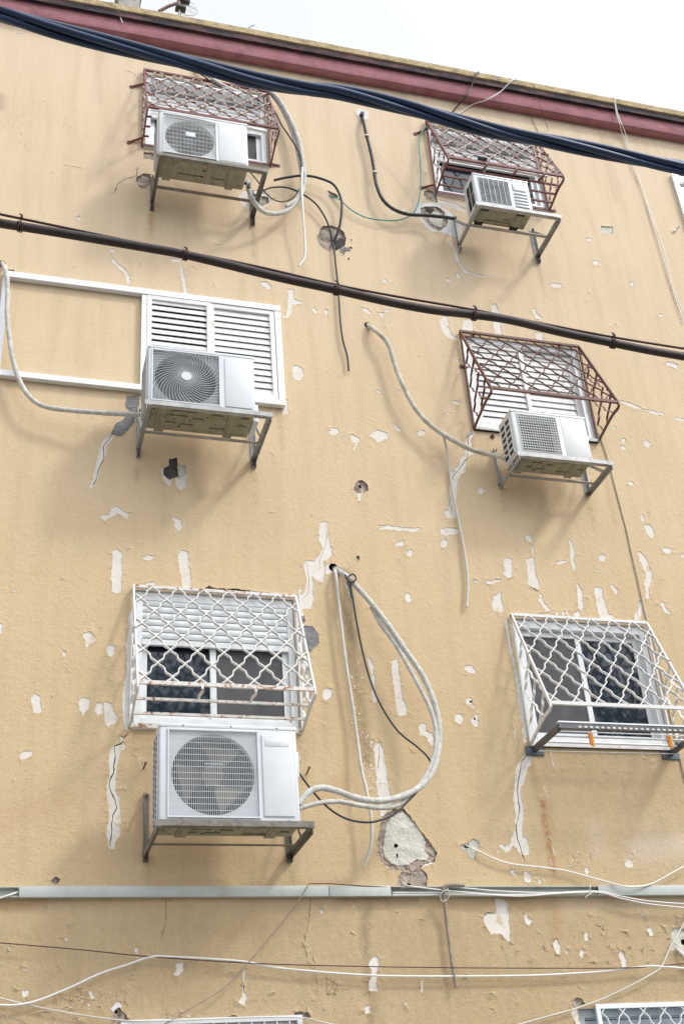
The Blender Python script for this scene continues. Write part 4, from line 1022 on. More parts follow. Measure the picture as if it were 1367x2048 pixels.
side_vent(a, x0, yf, yb, z0, z1, 2, 14, 'acwhite', .006); underside(a, x0, x1, yf, yb, z0-.002, (.19, .83), RIBS, HOLE)
screws(a, ((x0+.14, z0+.02), (x0+.48, z0+.02), (x1-.08, z0+.02), (x0+.15, z1-.008), (x0+.46, z1-.008), (x1-.13, z1-.008)), yf-.003)
obj('valve_cover', MB().box(x1, x1+.025, yf+.06, yf+.16, z0+.33, z0+.50), 'acwhite', a, bevel=.006)
# --- second storey left: swirl guard
x0, x1, z0, z1, yf, yb = .893, 1.715, 7.008, 7.548, -.592, -.265
bracket('galvanised perforated bracket below the swirl fronted air conditioner', .885, 1.835, 6.985, .60, .245, 7.36, 'galv', brace=.45, foot=.085)
a = ac_root('white air conditioner with swirling round fan guard in front of the left louvred shutters', x0, x1, yb, z0)
hx0, hx1, hz0, hz1 = x0+.035, x0+.545, z0+.03, z1-.035
casing('casing', x0, x1, z0, z1, yf, yb, hx0, hx1, hz0, hz1, 'acwhite', a, .14); top_lid(a, x0, x1, yf, yb, z1, 'acwhite')
cx, cz = (hx0+hx1)/2, (hz0+hz1)/2; s = MB(); ring_plate(s, hx0+.001, hx1-.001, hz0+.001, hz1-.001, yf+.02, cx, cz, .235); obj('fan_shroud', s, 'shroudgrey', a)
fan(a, cx, cz, yf+.08, .22, 3, 'blade_grey', .2, .28)
g = MB(); inr = lambda x, z: hx0 <= x <= hx1 and hz0 <= z <= hz1
for k in range(44):
    seg = []
    for j in range(30):
        rr = .043+.34*j/29; an = math.tau*k/44+1.25*(rr/.30)**.9; x, z = cx+rr*math.cos(an), cz+rr*math.sin(an)
        if not inr(x, z): break
        seg.append((x, yf-.006-.010*max(0, 1-rr/.25), z))
    if len(seg) > 1: g.strip(seg, (0, 1, 0), .0022, .005)
for q in range(24):
    rr = .045+.3*q/23; seg = []
    for j in range(97):
        an = math.tau*j/96; x, z = cx+rr*math.cos(an), cz+rr*math.sin(an)
        if inr(x, z): seg.append((x, yf-.003-.010*max(0, 1-rr/.25), z))
        else:
            if len(seg) > 1: g.strip(seg, (0, 1, 0), .0012, .003)
            seg = []
    if len(seg) > 1: g.strip(seg, (0, 1, 0), .0012, .003)
frame_rect(g, hx0-.008, hx1+.008, hz0-.008, hz1+.008, .010, yf-.008, yf+.002); gd = obj('fan_guard', g, 'acwhite', a)
obj('guard_badge', MB().disc((cx, yf-.017, cz), .040, (0, 1, 0), 28, .008), 'acwhite', a)
obj('service_panel', MB().box(x1-.235, x1-.025, yf-.007, yf+.004, z0+.03, z1-.045), 'acwhite', a, bevel=.010, bseg=3)
side_vent(a, x0, yf, yb, z0, z1, 3, 16, 'acwhite', .005); underside(a, x0, x1, yf, yb, z0-.002, (.155, .80), RIBS, HOLE)
obj('valve_cover', MB().box(x1, x1+.045, yf+.10, yb-.03, z0-.01, z0+.16), 'acwhite', a, bevel=.01, bseg=3)
# --- top left: arched wire guard with a blank badge
x0, x1, z0, z1, yf, yb = .957, 1.752, 9.715, 10.268, -.552, -.28
bracket('brown stained bracket below the arched guard air conditioner', .958, 1.912, 9.692, .556, .19, 10.0, 'oldgalv', False, foot=.12)
a = ac_root('white air conditioner with arched wire guard and small blank badge on the top left', x0, x1, yb, z0)
hx0, hx1, hz0, hz1 = x0+.05, x0+.50, z0+.035, z1-.05
casing('casing', x0, x1, z0, z1, yf, yb, hx0, hx1, hz0, hz1, 'accream', a, .14, .02); top_lid(a, x0, x1, yf, yb, z1, 'accream')
cx, cz = (hx0+hx1)/2, (hz0+hz1)/2-.005; s = MB(); ring_plate(s, hx0+.001, hx1-.001, hz0+.001, hz1-.001, yf+.02, cx, cz, .218); obj('fan_shroud', s, 'accream', a)
fan(a, cx, cz, yf+.09, .21, 4, 'blade_grey', .5, .25)
arch = lambda x: hz1+.012-.045*max(0, (x-hx0-.1)/(hx1-hx0))**2
g = MB(); wires(g, hx0-.004, hx1+.004, hz0-.006, hz1-.035, yf-.010, 38, 9, .0012, .0013, arch); frame_rect(g, hx0-.01, hx1+.01, hz0-.014, hz1-.03, .008, yf-.012, yf+.002, .004)
g.strip([(hx0-.01+(hx1-hx0+.02)*j/20, yf-.006, arch(hx0+(hx1-hx0)*j/20)) for j in range(21)], (0, 1, 0), .012, .014); obj('fan_guard', g, 'accream', a)
obj('guard_badge', MB().box(cx-.042, cx+.042, yf-.018, yf-.008, cz-.012, cz+.042), 'acwhite', a, bevel=.003)
obj('service_panel', MB().box(x1-.265, x1-.02, yf-.005, yf+.004, z0+.03, z1-.05), 'accream', a, bevel=.012, bseg=3)
side_vent(a, x0, yf, yb, z0, z1, 3, 12, 'accream', .006)
underside(a, x0, x1, yf, yb, z0-.002, (.13, .83), ((.03, .09, .1, .55), (.24, .5, .66, .74), (.62, .76, .66, .72), (.55, .60, .05, .95), (.1, .9, .04, .08)), ((.52, .42, .011), (.515, .68, .011), (.26, .36, .006), (.42, .4, .006), (.02, .3, .009), (.3, .5, .005), (.93, .8, .006)))
obj('valve', MB().tube([(x1-.01, yb-.05, z0+.04), (x1+.05, yb-.05, z0+.03)], .014).tube([(x1+.045, yb-.05, z0+.055), (x1+.045, yb-.05, z0-.02)], .018), 'blackcable', a)
# --- top right: small unit with ribbed panel
x0, x1, z0, z1, yf, yb = 3.922, 4.492, 9.752, 10.148, -.532, -.29
bracket('long grey bracket under the small ribbed air conditioner, extending past it on the right', 3.913, 4.765, 9.725, .537, .275, 10.08, 'galv', foot=.10)
a = ac_root('small white air conditioner with grey mesh front and ribbed side panel, top right', x0, x1, yb, z0)
hx0, hx1, hz0, hz1 = x0+.045, x0+.355, z0+.03, z1-.045
casing('casing', x0, x1, z0, z1, yf, yb, hx0, hx1, hz0, hz1, 'acwhite', a, .06, .012); top_lid(a, x0, x1, yf, yb, z1, 'acwhite')
g = MB(); wires(g, hx0, hx1, hz0, hz1, yf-.002, 6, 40, .0020, .0007); obj('fan_guard', g, 'acwhite', a)
fan(a, (hx0+hx1)/2, (hz0+hz1)/2, yf+.045, .15, 3, 'blade_grey', .4, .28)
obj('service_panel', MB().box(x1-.175, x1-.035, yf-.010, yf+.004, z1-.155, z1-.06), 'acwhite', a, bevel=.008, bseg=3)
s = MB()
for k in range(5): s.box(x1-.175, x1-.035, yf-.012, yf+.004, z0+.025+k*.042, z0+.025+k*.042+.026)
obj('panel_ribs', s, 'acwhite', a, bevel=.009, bseg=3)
s = MB(); 
for r_, (za, zb_) in enumerate(((z0+.04, z0+.19), (z0+.20, z1-.05))):
    for k in range(9):
        for c in range(2): s.box(x0-.003, x0+.003, yf+.04+c*.075, yf+.10+c*.075, za+(zb_-za)*k/9, za+(zb_-za)*(k+.5)/9)
obj('side_slots', s, 'black', a); underside(a, x0, x1, yf, yb, z0-.002, (.17, .80), ((.3, .72, .1, .16), (.25, .7, .74, .82), (.55, .64, .60, .68)), ((.36, .3, .007), (.66, .6, .006), (.45, .62, .005)), pads=True)
screws(a, ((x0+.12, z1-.006), (x0+.4, z1-.006), (x1-.02, z0+.02)), yf-.003)
# --- second storey right: bent-wire guard, big side openings
x0, x1, z0, z1, yf, yb = 3.922, 4.607, 6.985, 7.428, -.452, -.20
bracket('pale perforated bracket under the coarse gridded air conditioner, right of the crack', 3.93, 4.775, 6.962, .457, .165, 7.32, 'galv', brace=.75, foot=.02)
a = ac_root('pale grey air conditioner with coarse rounded grid guard below the rust brown grille', x0, x1, yb, z0)
hx0, hx1, hz0, hz1 = x0+.06, x0+.40, z0+.035, z1-.04
casing('casing', x0, x1, z0, z1, yf, yb, hx0, hx1, hz0, hz1, 'accream', a, .10, .016); top_lid(a, x0, x1, yf, yb, z1, 'accream')
fan(a, (hx0+hx1)/2, (hz0+hz1)/2, yf+.07, .165, 4, 'blade_grey', .3, .25)
g = MB(); wires(g, hx0-.002, hx1+.002, hz0, hz1, yf-.012, 16, 14, .0017, .0024)
for j in range(15):
    z = hz0+(hz1-hz0)*j/14
    for xx in (hx0-.004, hx1+.004): g.tube([(xx, yf+.004, z), (xx, yf-.010, z)], .005, 6)
frame_rect(g, hx0-.016, hx1+.016, hz0-.016, hz1+.016, .010, yf-.004, yf+.002); obj('fan_guard', g, 'accream', a)
obj('service_panel', MB().box(x1-.235, x1-.012, yf-.003, yf+.004, z0+.015, z1-.03), 'accream', a, bevel=.004)
side_vent(a, x0, yf, yb, z0, z1, 2, 6, 'accream', .016); underside(a, x0, x1, yf, yb, z0-.002, (.15, .82), RIBS, HOLE)
screws(a, ((x1-.03, z0+.02), (x0+.3, z1+.003)), yf-.003)

# ------------------------------------------------------------------ pipes and cables fixed to or hanging on the facade
def wrapped(i, r, f=.12): return r*(1+f*.5*math.sin(i*1.9)+f*.4*math.sin(i*.73+1))
def pipe(label, pts, r, mat='wrap', **k): return cable('insulated_pipe', label, 'pipe', pts, r, mat, .02, 10, 'insulated refrigerant pipes', rf=lambda i: wrapped(i, r, .09), **k)
pipe('thick white taped pipe curving from under the black bundle to the top left unit', [(470, 160, .05), (505, 162, .07), (535, 178, .09), (560, 203, .09), (583, 245, .09), (598, 285, .10), (606, 330, .10), (608, 365, .10), (598, 395, .11), (578, 418, .12), (553, 427, .15), (527, 423, .2), (508, 404, .27), (498, 382, .31), (495, 362, .33)], .022)
pipe('second white taped pipe running close along the inside of the curved pair at top left', [(535, 180, .06), (556, 207, .06), (577, 248, .06), (591, 290, .07), (600, 335, .08), (603, 372, .09), (592, 398, .12), (572, 412, .15)], .016)
cable('drain_pipe', 'thin white drain pipe dangling straight down beside the top left unit', 'pipe', [(604, 335, .14), (603, 380, .14), (606, 430, .13), (609, 480, .10), (610, 505, .09), (606, 521, .08), (597, 532, .08)], .011, 'pvc')
cable('drain_pipe', 'thin white pipe leaving a patched hole above the top left grille', 'pipe', [(380, 134, -.01), (400, 142, .04), (425, 157, .06), (455, 174, .06), (490, 188, .05), (520, 199, .03)], .014, 'pvc')
cable('electric_cable', 'black cable running beside the white pipe above the top left grille', 'cable', [(384, 138, .0), (405, 150, .05), (430, 168, .05), (470, 184, .05), (520, 202, .03), (548, 222, .05), (563, 250, .06), (580, 275, .08), (600, 310, .12), (602, 345, .13)], .008, 'blackcable')
BK = 'black electric cables on the facade'
cable('electric_cable', 'thin black cable looping under the top left bracket', 'cable', [(497, 340, .3), (515, 362, .25), (535, 390, .12), (560, 403, .1), (585, 396, .1), (598, 378, .1)], .006, 'blackcable', group=BK)
cable('electric_cable', 'black cable arching left from the broken plaster hole to the top left bracket', 'cable', [(664, 486, -.01), (660, 462, .03), (651, 437, .05), (632, 408, .06), (605, 388, .06), (575, 375, .06), (548, 374, .08), (528, 380, .10), (518, 392, .12)], .009, 'blackcable', group=BK)
cable('electric_cable', 'thick black cable with a cut end arching above the broken plaster hole', 'cable', [(667, 484, -.01), (678, 455, .04), (683, 420, .07), (681, 395, .08), (668, 370, .09), (648, 359, .09), (622, 352, .09), (598, 351, .09), (570, 355, .08), (548, 360, .07)], .012, 'blackcable', group=BK)
cable('electric_cable', 'black cable hanging straight down below the broken plaster hole', 'cable', [(663, 484, .0), (668, 500, .03), (671, 530, .03), (675, 565, .03), (678, 610, .03), (681, 650, .03), (686, 683, .03), (694, 712, .03), (697, 741, .03)], .0085, 'blackcable', group=BK)
cable('electric_cable', 'teal green cable drooping between a chipped hole and the upper right grille', 'cable', [(658, 392, .0), (678, 398, .03), (700, 418, .04), (730, 434, .04), (765, 440, .05), (795, 440, .05), (820, 431, .06), (834, 412, .06), (840, 380, .06), (841, 340, .06), (838, 300, .06), (838, 278, .06), (848, 256, .06), (868, 247, .05), (890, 240, .03)], .006, 'teal')
pipe('black foam insulated pipe sweeping from the white plaster spot to the top right unit', [(723, 232, -.01), (727, 246, .05), (733, 272, .06), (741, 303, .06), (747, 335, .06), (752, 368, .07), (764, 397, .08), (785, 417, .09), (815, 428, .1), (850, 430, .1), (880, 433, .12), (908, 437, .2)], .017, 'blackcable')
t = MB()
for q in ((733, 272), (749, 345), (806, 424)):
    c = P(q[0], q[1], .062 if q[0] < 760 else .095); t.box(c.x-.022, c.x+.022, c.y-.021, c.y+.014, c.z-.006, c.z+.006)
obj('cable_tie', t, 'pvc', None, 'white ties wrapped round the black insulated pipe', 'cable tie')
cable('electric_cable', 'faint thin cream thread slanting down from the black insulated pipe', 'wire', [(738, 275, .05), (760, 310, .03), (790, 345, .02), (832, 402, .02)], .002, 'pvc')
pipe('white taped pipe bending down along the left shutter track to the swirl fronted unit', [(2, 524, -.06), (8, 532, .05), (14, 555, .09), (15, 590, .1), (14, 625, .1), (18, 670, .1), (24, 710, .1), (33, 745, .1), (47, 777, .11), (66, 800, .12), (90, 813, .13), (125, 819, .14), (170, 823, .16), (225, 827, .18), (284, 829, .25)], .0195)
pipe('dirty taped pipe curving from a round hole to the coarse gridded unit', [(731, 647, -.08), (740, 654, .03), (758, 667, .08), (772, 682, .09), (781, 700, .09), (787, 722, .09), (795, 745, .09), (806, 772, .10), (820, 800, .10), (838, 827, .11), (858, 848, .11), (882, 866, .12), (910, 883, .13), (940, 898, .14), (975, 908, .16), (1012, 915, .25)], .0215, 'wrapold')
CG = 'loose corrugated drain hoses'
def hose(label, pts, r, mat='conduit', pitch=.011): 
    path = pix(pts, pitch/2); return obj('drain_hose', MB().tube(path, r, 8, rf=lambda i: r*(1.14 if i % 2 else .78)), mat, None, label, 'hose', CG)
hose('pale corrugated hose hanging from the dirty taped pipe in the middle of the wall', [(884, 866, .12), (892, 895, .05), (898, 935, .03), (905, 985, .03), (914, 1030, .03), (924, 1080, .03), (931, 1125, .03), (935, 1165, .03), (933, 1214, .03)], .011)
hose('long white corrugated hose dangling from the round hole above the lowest air conditioner', [(667, 1136, -.05), (671, 1150, .05), (676, 1195, .06), (683, 1260, .06), (692, 1330, .06), (703, 1400, .06), (713, 1470, .06), (722, 1535, .08), (734, 1590, .10), (742, 1640, .10), (742, 1685, .09), (736, 1712, .08), (727, 1733, .07)], .0125, 'conduit')
pipe('thick white taped pipe making a wide loop to the lowest air conditioner', [(664, 1132, -.08), (678, 1142, .02), (700, 1160, .08), (735, 1198, .12), (770, 1242, .15), (808, 1297, .18), (845, 1352, .2), (868, 1405, .22), (878, 1455, .24), (876, 1500, .26), (864, 1545, .29), (838, 1575, .33), (800, 1594, .37), (760, 1602, .4), (715, 1597, .43), (672, 1582, .45), (640, 1576, .47), (615, 1586, .48), (597, 1608, .48)], .0215)
pipe('thinner white taped pipe following the inside of the wide loop to the lowest unit', [(742, 1214, .1), (762, 1250, .13), (790, 1288, .16), (820, 1340, .19), (848, 1393, .21), (866, 1435, .23), (872, 1480, .25), (862, 1530, .27), (838, 1572, .3), (805, 1605, .34), (770, 1616, .38), (725, 1612, .42), (680, 1604, .44), (640, 1606, .46), (598, 1617, .47)], .0165)
cable('electric_cable', 'black cable sagging in a wide loop to the right side of the lowest air conditioner', 'cable', [(666, 1131, -.03), (685, 1142, .05), (698, 1160, .08), (704, 1190, .1), (712, 1240, .1), (724, 1300, .1), (740, 1360, .12), (762, 1412, .14), (795, 1462, .17), (835, 1495, .2), (856, 1516, .23), (862, 1535, .26), (848, 1567, .30), (820, 1598, .34), (790, 1627, .38), (760, 1641, .4), (728, 1645, .42), (690, 1637, .44), (655, 1615, .46), (625, 1583, .47), (597, 1546, .48)], .0075, 'blackcable', group=BK)
cable('electric_cable', 'short black cable tail knotted round the taped pipe below the round hole', 'cable', [(690, 1150, .11), (700, 1165, .12), (712, 1158, .12), (705, 1148, .12), (694, 1158, .13), (700, 1178, .12), (704, 1195, .11)], .007, 'blackcable', group=BK)
ta, tb = P(690, 1166, .1), P(702, 1198, .1); obj('duct_tape', MB().strip(spline([(ta.x, -.10, ta.z), (ta.lerp(tb, .5).x+.005, -.112, ta.lerp(tb, .5).z), (tb.x, -.10, tb.z)], .02), (1, 0, -.2), .003, .035), 'wrapold', None, 'loose flap of dirty tape hanging under the round hole', 'tape')
# roof-edge and right-hand wires
WG = 'thin wires hanging from the roof edge'
cable('wire', 'left strand of the pair of thin white wires down the right side of the wall', 'wire', [(1227, 194, .18), (1231, 222, .15), (1239, 250, .145), (1242, 262, .05), (1255, 295, .02), (1265, 335, .02), (1283, 375, .02), (1300, 432, .02), (1318, 490, .02), (1340, 565, .02), (1366, 645, .02)], .0048, 'pvc', group=WG)
cable('wire', 'right strand of the pair of thin white wires down the right side of the wall', 'wire', [(1228, 194, .18), (1234, 225, .15), (1244, 251, .145), (1249, 264, .05), (1259, 300, .02), (1272, 340, .02), (1284, 378, .02), (1303, 432, .02), (1325, 495, .02), (1345, 570, .02), (1370, 640, .02)], .0048, 'pvc', group=WG)
cable('wire', 'short black wire with a pale tail dropping over the maroon fascia', 'wire', [(957, 143, .18), (950, 150, .19), (942, 172, .15), (930, 194, .14), (917, 208, .03), (905, 222, .02)], .008, 'blackcable', group=WG)
cable('wire', 'black and white wire curving off the roof edge towards the upper right grille', 'wire', [(1030, 157, .18), (1020, 163, .2), (1000, 183, .15), (970, 200, .14), (945, 208, .03), (917, 227, .02), (895, 240, .02)], .007, 'greypvc', group=WG)
cable('wire', 'hair thin wire over the fascia above the upper right grille', 'wire', [(1067, 170, .18), (1073, 192, .14), (1082, 222, .14), (1096, 260, .01)], .0025, 'wirerust', group=WG)
cable('wire', 'thin brown rust stained cable from the fascia down behind the overhead bundle', 'wire', [(1054, 212, .02), (1064, 240, .01), (1075, 262, .01), (1085, 300, .01), (1090, 320, .01)], .004, 'conduitdark', group=WG)
cable('wire', 'short white wire tail dangling over the fascia at top left', 'wire', [(222, 2, .18), (230, 8, .19), (236, 22, .15), (245, 45, .13)], .005, 'pvc', group=WG)
cable('electric_cable', 'thin brown cable running down the wall from the rust brown grille to the drying rack', 'cable', [(1196, 866, .008), (1206, 893, .008), (1219, 935, .008), (1228, 970, .008), (1241, 1020, .008), (1252, 1062, .008), (1260, 1100, .008), (1272, 1150, .008), (1282, 1197, .008), (1292, 1240, .008), (1310, 1300, .008), (1330, 1390, .008), (1352, 1490, .008), (1370, 1565, .008)], .0045, 'conduitdark')
# lower wires
LG = 'loose wires strung across the lower wall'
cable('wire', 'white cable sagging in waves across the bottom of the wall', 'cable', [(-15, 2010, .04), (30, 2011, .04), (75, 2002, .04), (140, 1976, .04), (200, 1948, .04), (255, 1930, .04), (300, 1915, .05), (340, 1914, .05), (480, 1923, .05), (540, 1934, .04), (600, 1941, .04), (700, 1949, .04), (800, 1953, .04), (960, 1953, .04), (1080, 1951, .04), (1200, 1944, .04), (1260, 1937, .04), (1300, 1933, .05), (1340, 1935, .05), (1390, 1939, .05)], .0068, 'pvc', group=LG)
cable('wire', 'thin rusty tie wire stretched across the lower wall', 'wire', [(-15, 1885, .05), (150, 1899, .05), (300, 1914, .05), (500, 1927, .05), (700, 1933, .05), (900, 1936, .05), (1100, 1937, .05), (1260, 1936, .05), (1390, 1926, .05)], .0034, 'wirerust', group=LG)
cable('wire', 'thin dark wire slanting from the trunking joint down to the bottom left window', 'wire', [(618, 1766, .07), (612, 1778, .08), (585, 1820, .06), (545, 1868, .06), (497, 1925, .06), (455, 1970, .05), (420, 1995, .05), (380, 2018, .05), (335, 2045, .04), (310, 2060, .04)], .0035, 'conduitdark', group=LG)
cable('wire', 'grey wire sloping along the bottom left corner to the window head', 'wire', [(-10, 1994, .03), (50, 2009, .03), (128, 2025, .03), (200, 2036, .03), (275, 2043, .04), (400, 2040, .05), (500, 2036, .05), (600, 2036, .05), (640, 2044, .05), (680, 2052, .05)], .004, 'greypvc', group=LG)
cable('wire', 'short brown wire crossing the extreme bottom left corner', 'wire', [(-10, 2024, .03), (30, 2038, .03), (70, 2056, .03)], .003, 'conduitdark', group=LG)
cable('electric_cable', 'white cable emerging from a grey chipped hole and looping over the trunking', 'cable', [(930, 1690, -.01), (945, 1698, .02), (965, 1707, .03), (990, 1719, .03), (1025, 1729, .03), (1080, 1735, .03), (1130, 1742, .03), (1175, 1754, .04), (1215, 1765, .06), (1245, 1773, .08), (1270, 1774, .08), (1300, 1769, .06), (1335, 1751, .05), (1375, 1728, .05)], .0062, 'pvc')
cable('electric_cable', 'grey cable rising from the bottom right window to the grey chipped hole at the edge', 'cable', [(1030, 2052, .03), (1100, 2032, .03), (1150, 2018, .03), (1205, 1998, .03), (1260, 1972, .04), (1300, 1950, .05), (1322, 1934, .05), (1335, 1905, .05), (1350, 1876, .04), (1365, 1850, .03), (1380, 1810, .03)], .0052, 'greypvc')
hose('brown spring like conduit hanging from the trunking by white wire', [(928, 1771, .075), (905, 1770, .08), (890, 1772, .085), (886, 1782, .08), (888, 1800, .06), (892, 1840, .04), (898, 1885, .04), (904, 1930, .04), (912, 1975, .04)], .0125, 'conduitdark', .022)
hose('corrugated brown conduit poking out at the lower right edge', [(1350, 1896, .01), (1362, 1908, .03), (1380, 1930, .04)], .012, 'conduit', .012)
pb = MB().disc(P(723, 229, .012), .022, (0, 1, 0), 14, .05); obj('tape_seal', pb, 'blackcable', None, 'black tape lump sealing the pipe at the white plaster spot', 'tape')

# ------------------------------------------------------------------ trunking along the first floor line
zt_, zb_ = 3.600, 3.538
def trunk(label, px0, px1, lid):
    xa, xb = P(px0, 1782, .03).x, P(px1, 1782, .03).x; g = thing('cable_trunking', label, 'cable trunking', ((xa+xb)/2, 0, zb_), 'lengths of cable trunking on one line')
    b = MB(); b.box(xa, xb, -.006, -.001, zb_, zt_); b.box(xa, xb, -.05, -.006, zb_, zb_+.004); b.box(xa, xb, -.05, -.006, zt_-.004, zt_); obj('channel', b, 'trunk', g)
    if lid: obj('lid', MB().box(xa, xb, -.055, -.0505, zb_-.003, zt_+.003), 'trunk', g, bevel=.002)
    return g
trunk('long grey lidded cable trunking below the lowest air conditioner', 38, 655, True); trunk('short lidded trunking piece with a slanted right end', 656, 779, True)
trunk('open trunking length full of loose white cables', 780.5, 1192, False); trunk('pale lidded trunking at the right edge', 1193, 1480, True); trunk('open trunking stub at the far left edge', -90, 37, False)
TG = 'loose cables lying in the open trunking'
for k, (lab, ps) in enumerate((('topmost white cable lying in the open trunking', [(785, 1776, .03), (900, 1775, .04), (1000, 1783, .05), (1100, 1786, .05), (1190, 1783, .06), (1240, 1793, .06), (1300, 1803, .06), (1390, 1810, .06)]),
                               ('white cable from the tan hole crossing down into the open trunking', [(806, 1766, -.01), (815, 1772, .06), (860, 1778, .06), (930, 1785, .06), (1000, 1790, .06), (1080, 1789, .06), (1190, 1785, .06), (1240, 1797, .06), (1300, 1809, .06), (1390, 1818, .06)]),
                               ('lowest white cable sagging under the open trunking', [(785, 1786, .04), (880, 1786, .05), (960, 1789, .06), (1040, 1793, .06), (1110, 1788, .06), (1180, 1785, .06)]),
                               ('grey cable along the lower lip of the open trunking', [(785, 1790, .04), (900, 1790, .05), (1000, 1791, .06), (1190, 1787, .05)]))):
    cable('electric_cable', lab, 'cable', ps, .005, 'pvc' if k < 3 else 'greypvc', group=TG)
cable('electric_cable', 'pair of white wires curling out of the trunking stub at the far left', 'cable', [(38, 1784, .03), (20, 1790, .06), (5, 1795, .06), (-20, 1803, .06)], .006, 'pvc', group=TG)
cable('wire', 'thin dark wire lying along the top edge of the trunking', 'wire', [(618, 1768, .02), (660, 1768, .05), (720, 1772, .056), (800, 1776, .05)], .003, 'wirerust')
cable('wire', 'loop of white wire binding the brown conduit to the trunking', 'wire', [(893, 1776, .1), (899, 1788, .09), (893, 1800, .07), (884, 1803, .07), (880, 1795, .08), (884, 1784, .1), (894, 1780, .1)], .003, 'pvc')
cable('wire', 'curl of white wire tied round the trunking joint at the right', 'wire', [(1180, 1767, .06), (1179, 1780, .065), (1183, 1785, .065), (1176, 1790, .065), (1170, 1796, .06)], .003, 'pvc')

# nails, bolts and small fittings
for lab, a_, b_, r_ in (('rusty bolt sticking out left of the lowest air conditioner', (287, 1537, 0), (291, 1527, .09), .006), ('rusty bolt sticking out right of the lowest air conditioner', (613, 1548, 0), (618, 1536, .09), .006)):
    obj('wall_bolt', MB().tube([P(*a_), P(*b_)], r_, 8).disc(P(*b_), .010, (0, 1, 0), 8, .01), 'rustbrown', None, lab, 'bolt', 'rusty bolts beside the lowest unit')
c = P(1348, 462, 0); obj('cable_clip', MB().beam(c, c+Vector((.035, -.05, .03)), .014, .014).beam(c+Vector((-.03, -.02, -.012)), c+Vector((.0, -.02, -.01)), .016, .012), 'pvc', None, 'small white plastic hook on the wall near the right edge', 'hook')
cm = thing('lamp_socket', 'black lamp socket lying on the upper right grille', 'lamp socket', P(964, 318, .39)); obj('socket_body', MB().tube([P(957, 316, .36), P(971, 319, .40)], .024, 12), 'blackcable', cm); obj('socket_mouth', MB().disc(P(972, 318.5, .405), .015, P(971, 319, .40)-P(957, 316, .36), 12, .006), 'coil', cm)

# ------------------------------------------------------------------ drying rack under the lower right window
g = thing('clothes_rack', 'metal clothes drying rack below the lower right window', 'clothes rack', (4.45, 0, 4.60))
zr = 4.605; xl, xr = P(1067, 1498, 0).x, P(1338, 1506, 0).x
for x in (xl, xr):
    pl = MB().box(x-.075, x+.075, -.012, -.001, zr-.04, zr+.035); o = obj('wall_plate', pl, 'steelblue', g, bevel=.012, bseg=3)
    obj('arm', MB().box(x-.016, x+.016, -.449, -.012, zr-.012, zr+.030), 'darksteel', g, bevel=.003, bseg=1)
    for d in (.16, .28): obj('pulley', MB().disc((x+(.022 if x == xl else -.022), -d, zr+.02), .022, (1, 0, 0), 12, .012), 'steelblue', g)
obj('front_bar', MB().box(xl-.01, xr+.35, -.475, -.45, zr-.004, zr+.036), 'darksteel', g); obj('front_bar_cap', MB().box(xl-.012, xr+.352, -.479, -.448, zr+.0365, zr+.048), 'alu', g)
ho = MB()
for k in range(26): ho.box(xl+.14+k*.045, xl+.163+k*.045, -.479, -.4745, zr+.002, zr+.014)
obj('slot_holes', ho, 'whitesmear', g)
rd = MB()
for d in (.16, .28, .37): rd.tube([(xl, -d, zr+.012), (xr, -d, zr+.012)], .009 if d < .3 else .004, 8)
obj('rods', rd, 'alu', g)
obj('lines', MB().tube([(xl, -.08, zr-.03), (xr, -.08, zr-.02)], .003, 6).tube([(xl, -.42, zr+.01), (xr, -.42, zr+.012)], .0025, 6), 'pvc', g)
for px, lab in ((1182, 'orange and yellow clothes peg clipped near the middle of the drying rack'), (1338, 'orange and yellow clothes peg clipped at the right end of the drying rack')):
    x = P(px, 1486, .28).x; t = thing('clothes_peg', lab, 'clothes peg', (x, -.28, zr-.04), 'clothes pegs on the drying rack')
    obj('peg_leg', MB().box(x-.019, x-.001, -.30, -.284, zr-.052, zr+.048), 'orange', t, bevel=.003, bseg=1); obj('peg_leg', MB().box(x+.0, x+.019, -.296, -.276, zr-.060, zr+.040), 'yellow', t, bevel=.003, bseg=1); obj('peg_spring', MB().tube([(x-.012, -.28, zr-.005), (x+.012, -.28, zr-.005)], .006, 8), 'galv', t)

# ------------------------------------------------------------------ overhead cables spanning in front of the facade
g = thing('overhead_cable', 'thick twisted blue black overhead cable bundle crossing the top of the wall', 'overhead cable', P(683, 186, 4))
ctr = pix([(-1500, -395, 4), (-700, -175, 4), (-60, 10, 4), (0, 28, 4), (100, 58, 4), (200, 84, 4), (300, 109, 4), (400, 134, 4), (500, 159, 4), (600, 177, 4), (683, 187, 4), (800, 214, 4), (900, 241, 4), (1000, 266, 4), (1100, 284, 4), (1200, 304, 4), (1300, 325, 4), (1367, 337, 4), (1440, 352, 4), (2100, 490, 4), (2900, 655, 4)], .03)
for k in range(4):
    pts = []; s = 0
    for i, p in enumerate(ctr):
        if i: s += (p-ctr[i-1]).length
        t = (ctr[min(i+1, len(ctr)-1)]-ctr[max(i-1, 0)]).normalized(); a_ = t.cross(Vector((0, 0, 1))).normalized(); b_ = t.cross(a_); an = k*math.tau/4+s*math.tau/2.6+.35*math.sin(s*2.1+k)
        ro = .024+.006*math.sin(s*1.7+k*1.3)
        pts.append(p+(a_*math.cos(an)+b_*math.sin(an))*ro)
    obj('cable', MB().tube(pts, .0175, 14), 'navy', g)
g = thing('overhead_cable', 'brown black overhead cable lashed under a messenger wire', 'overhead cable', P(683, 582, 3.6))
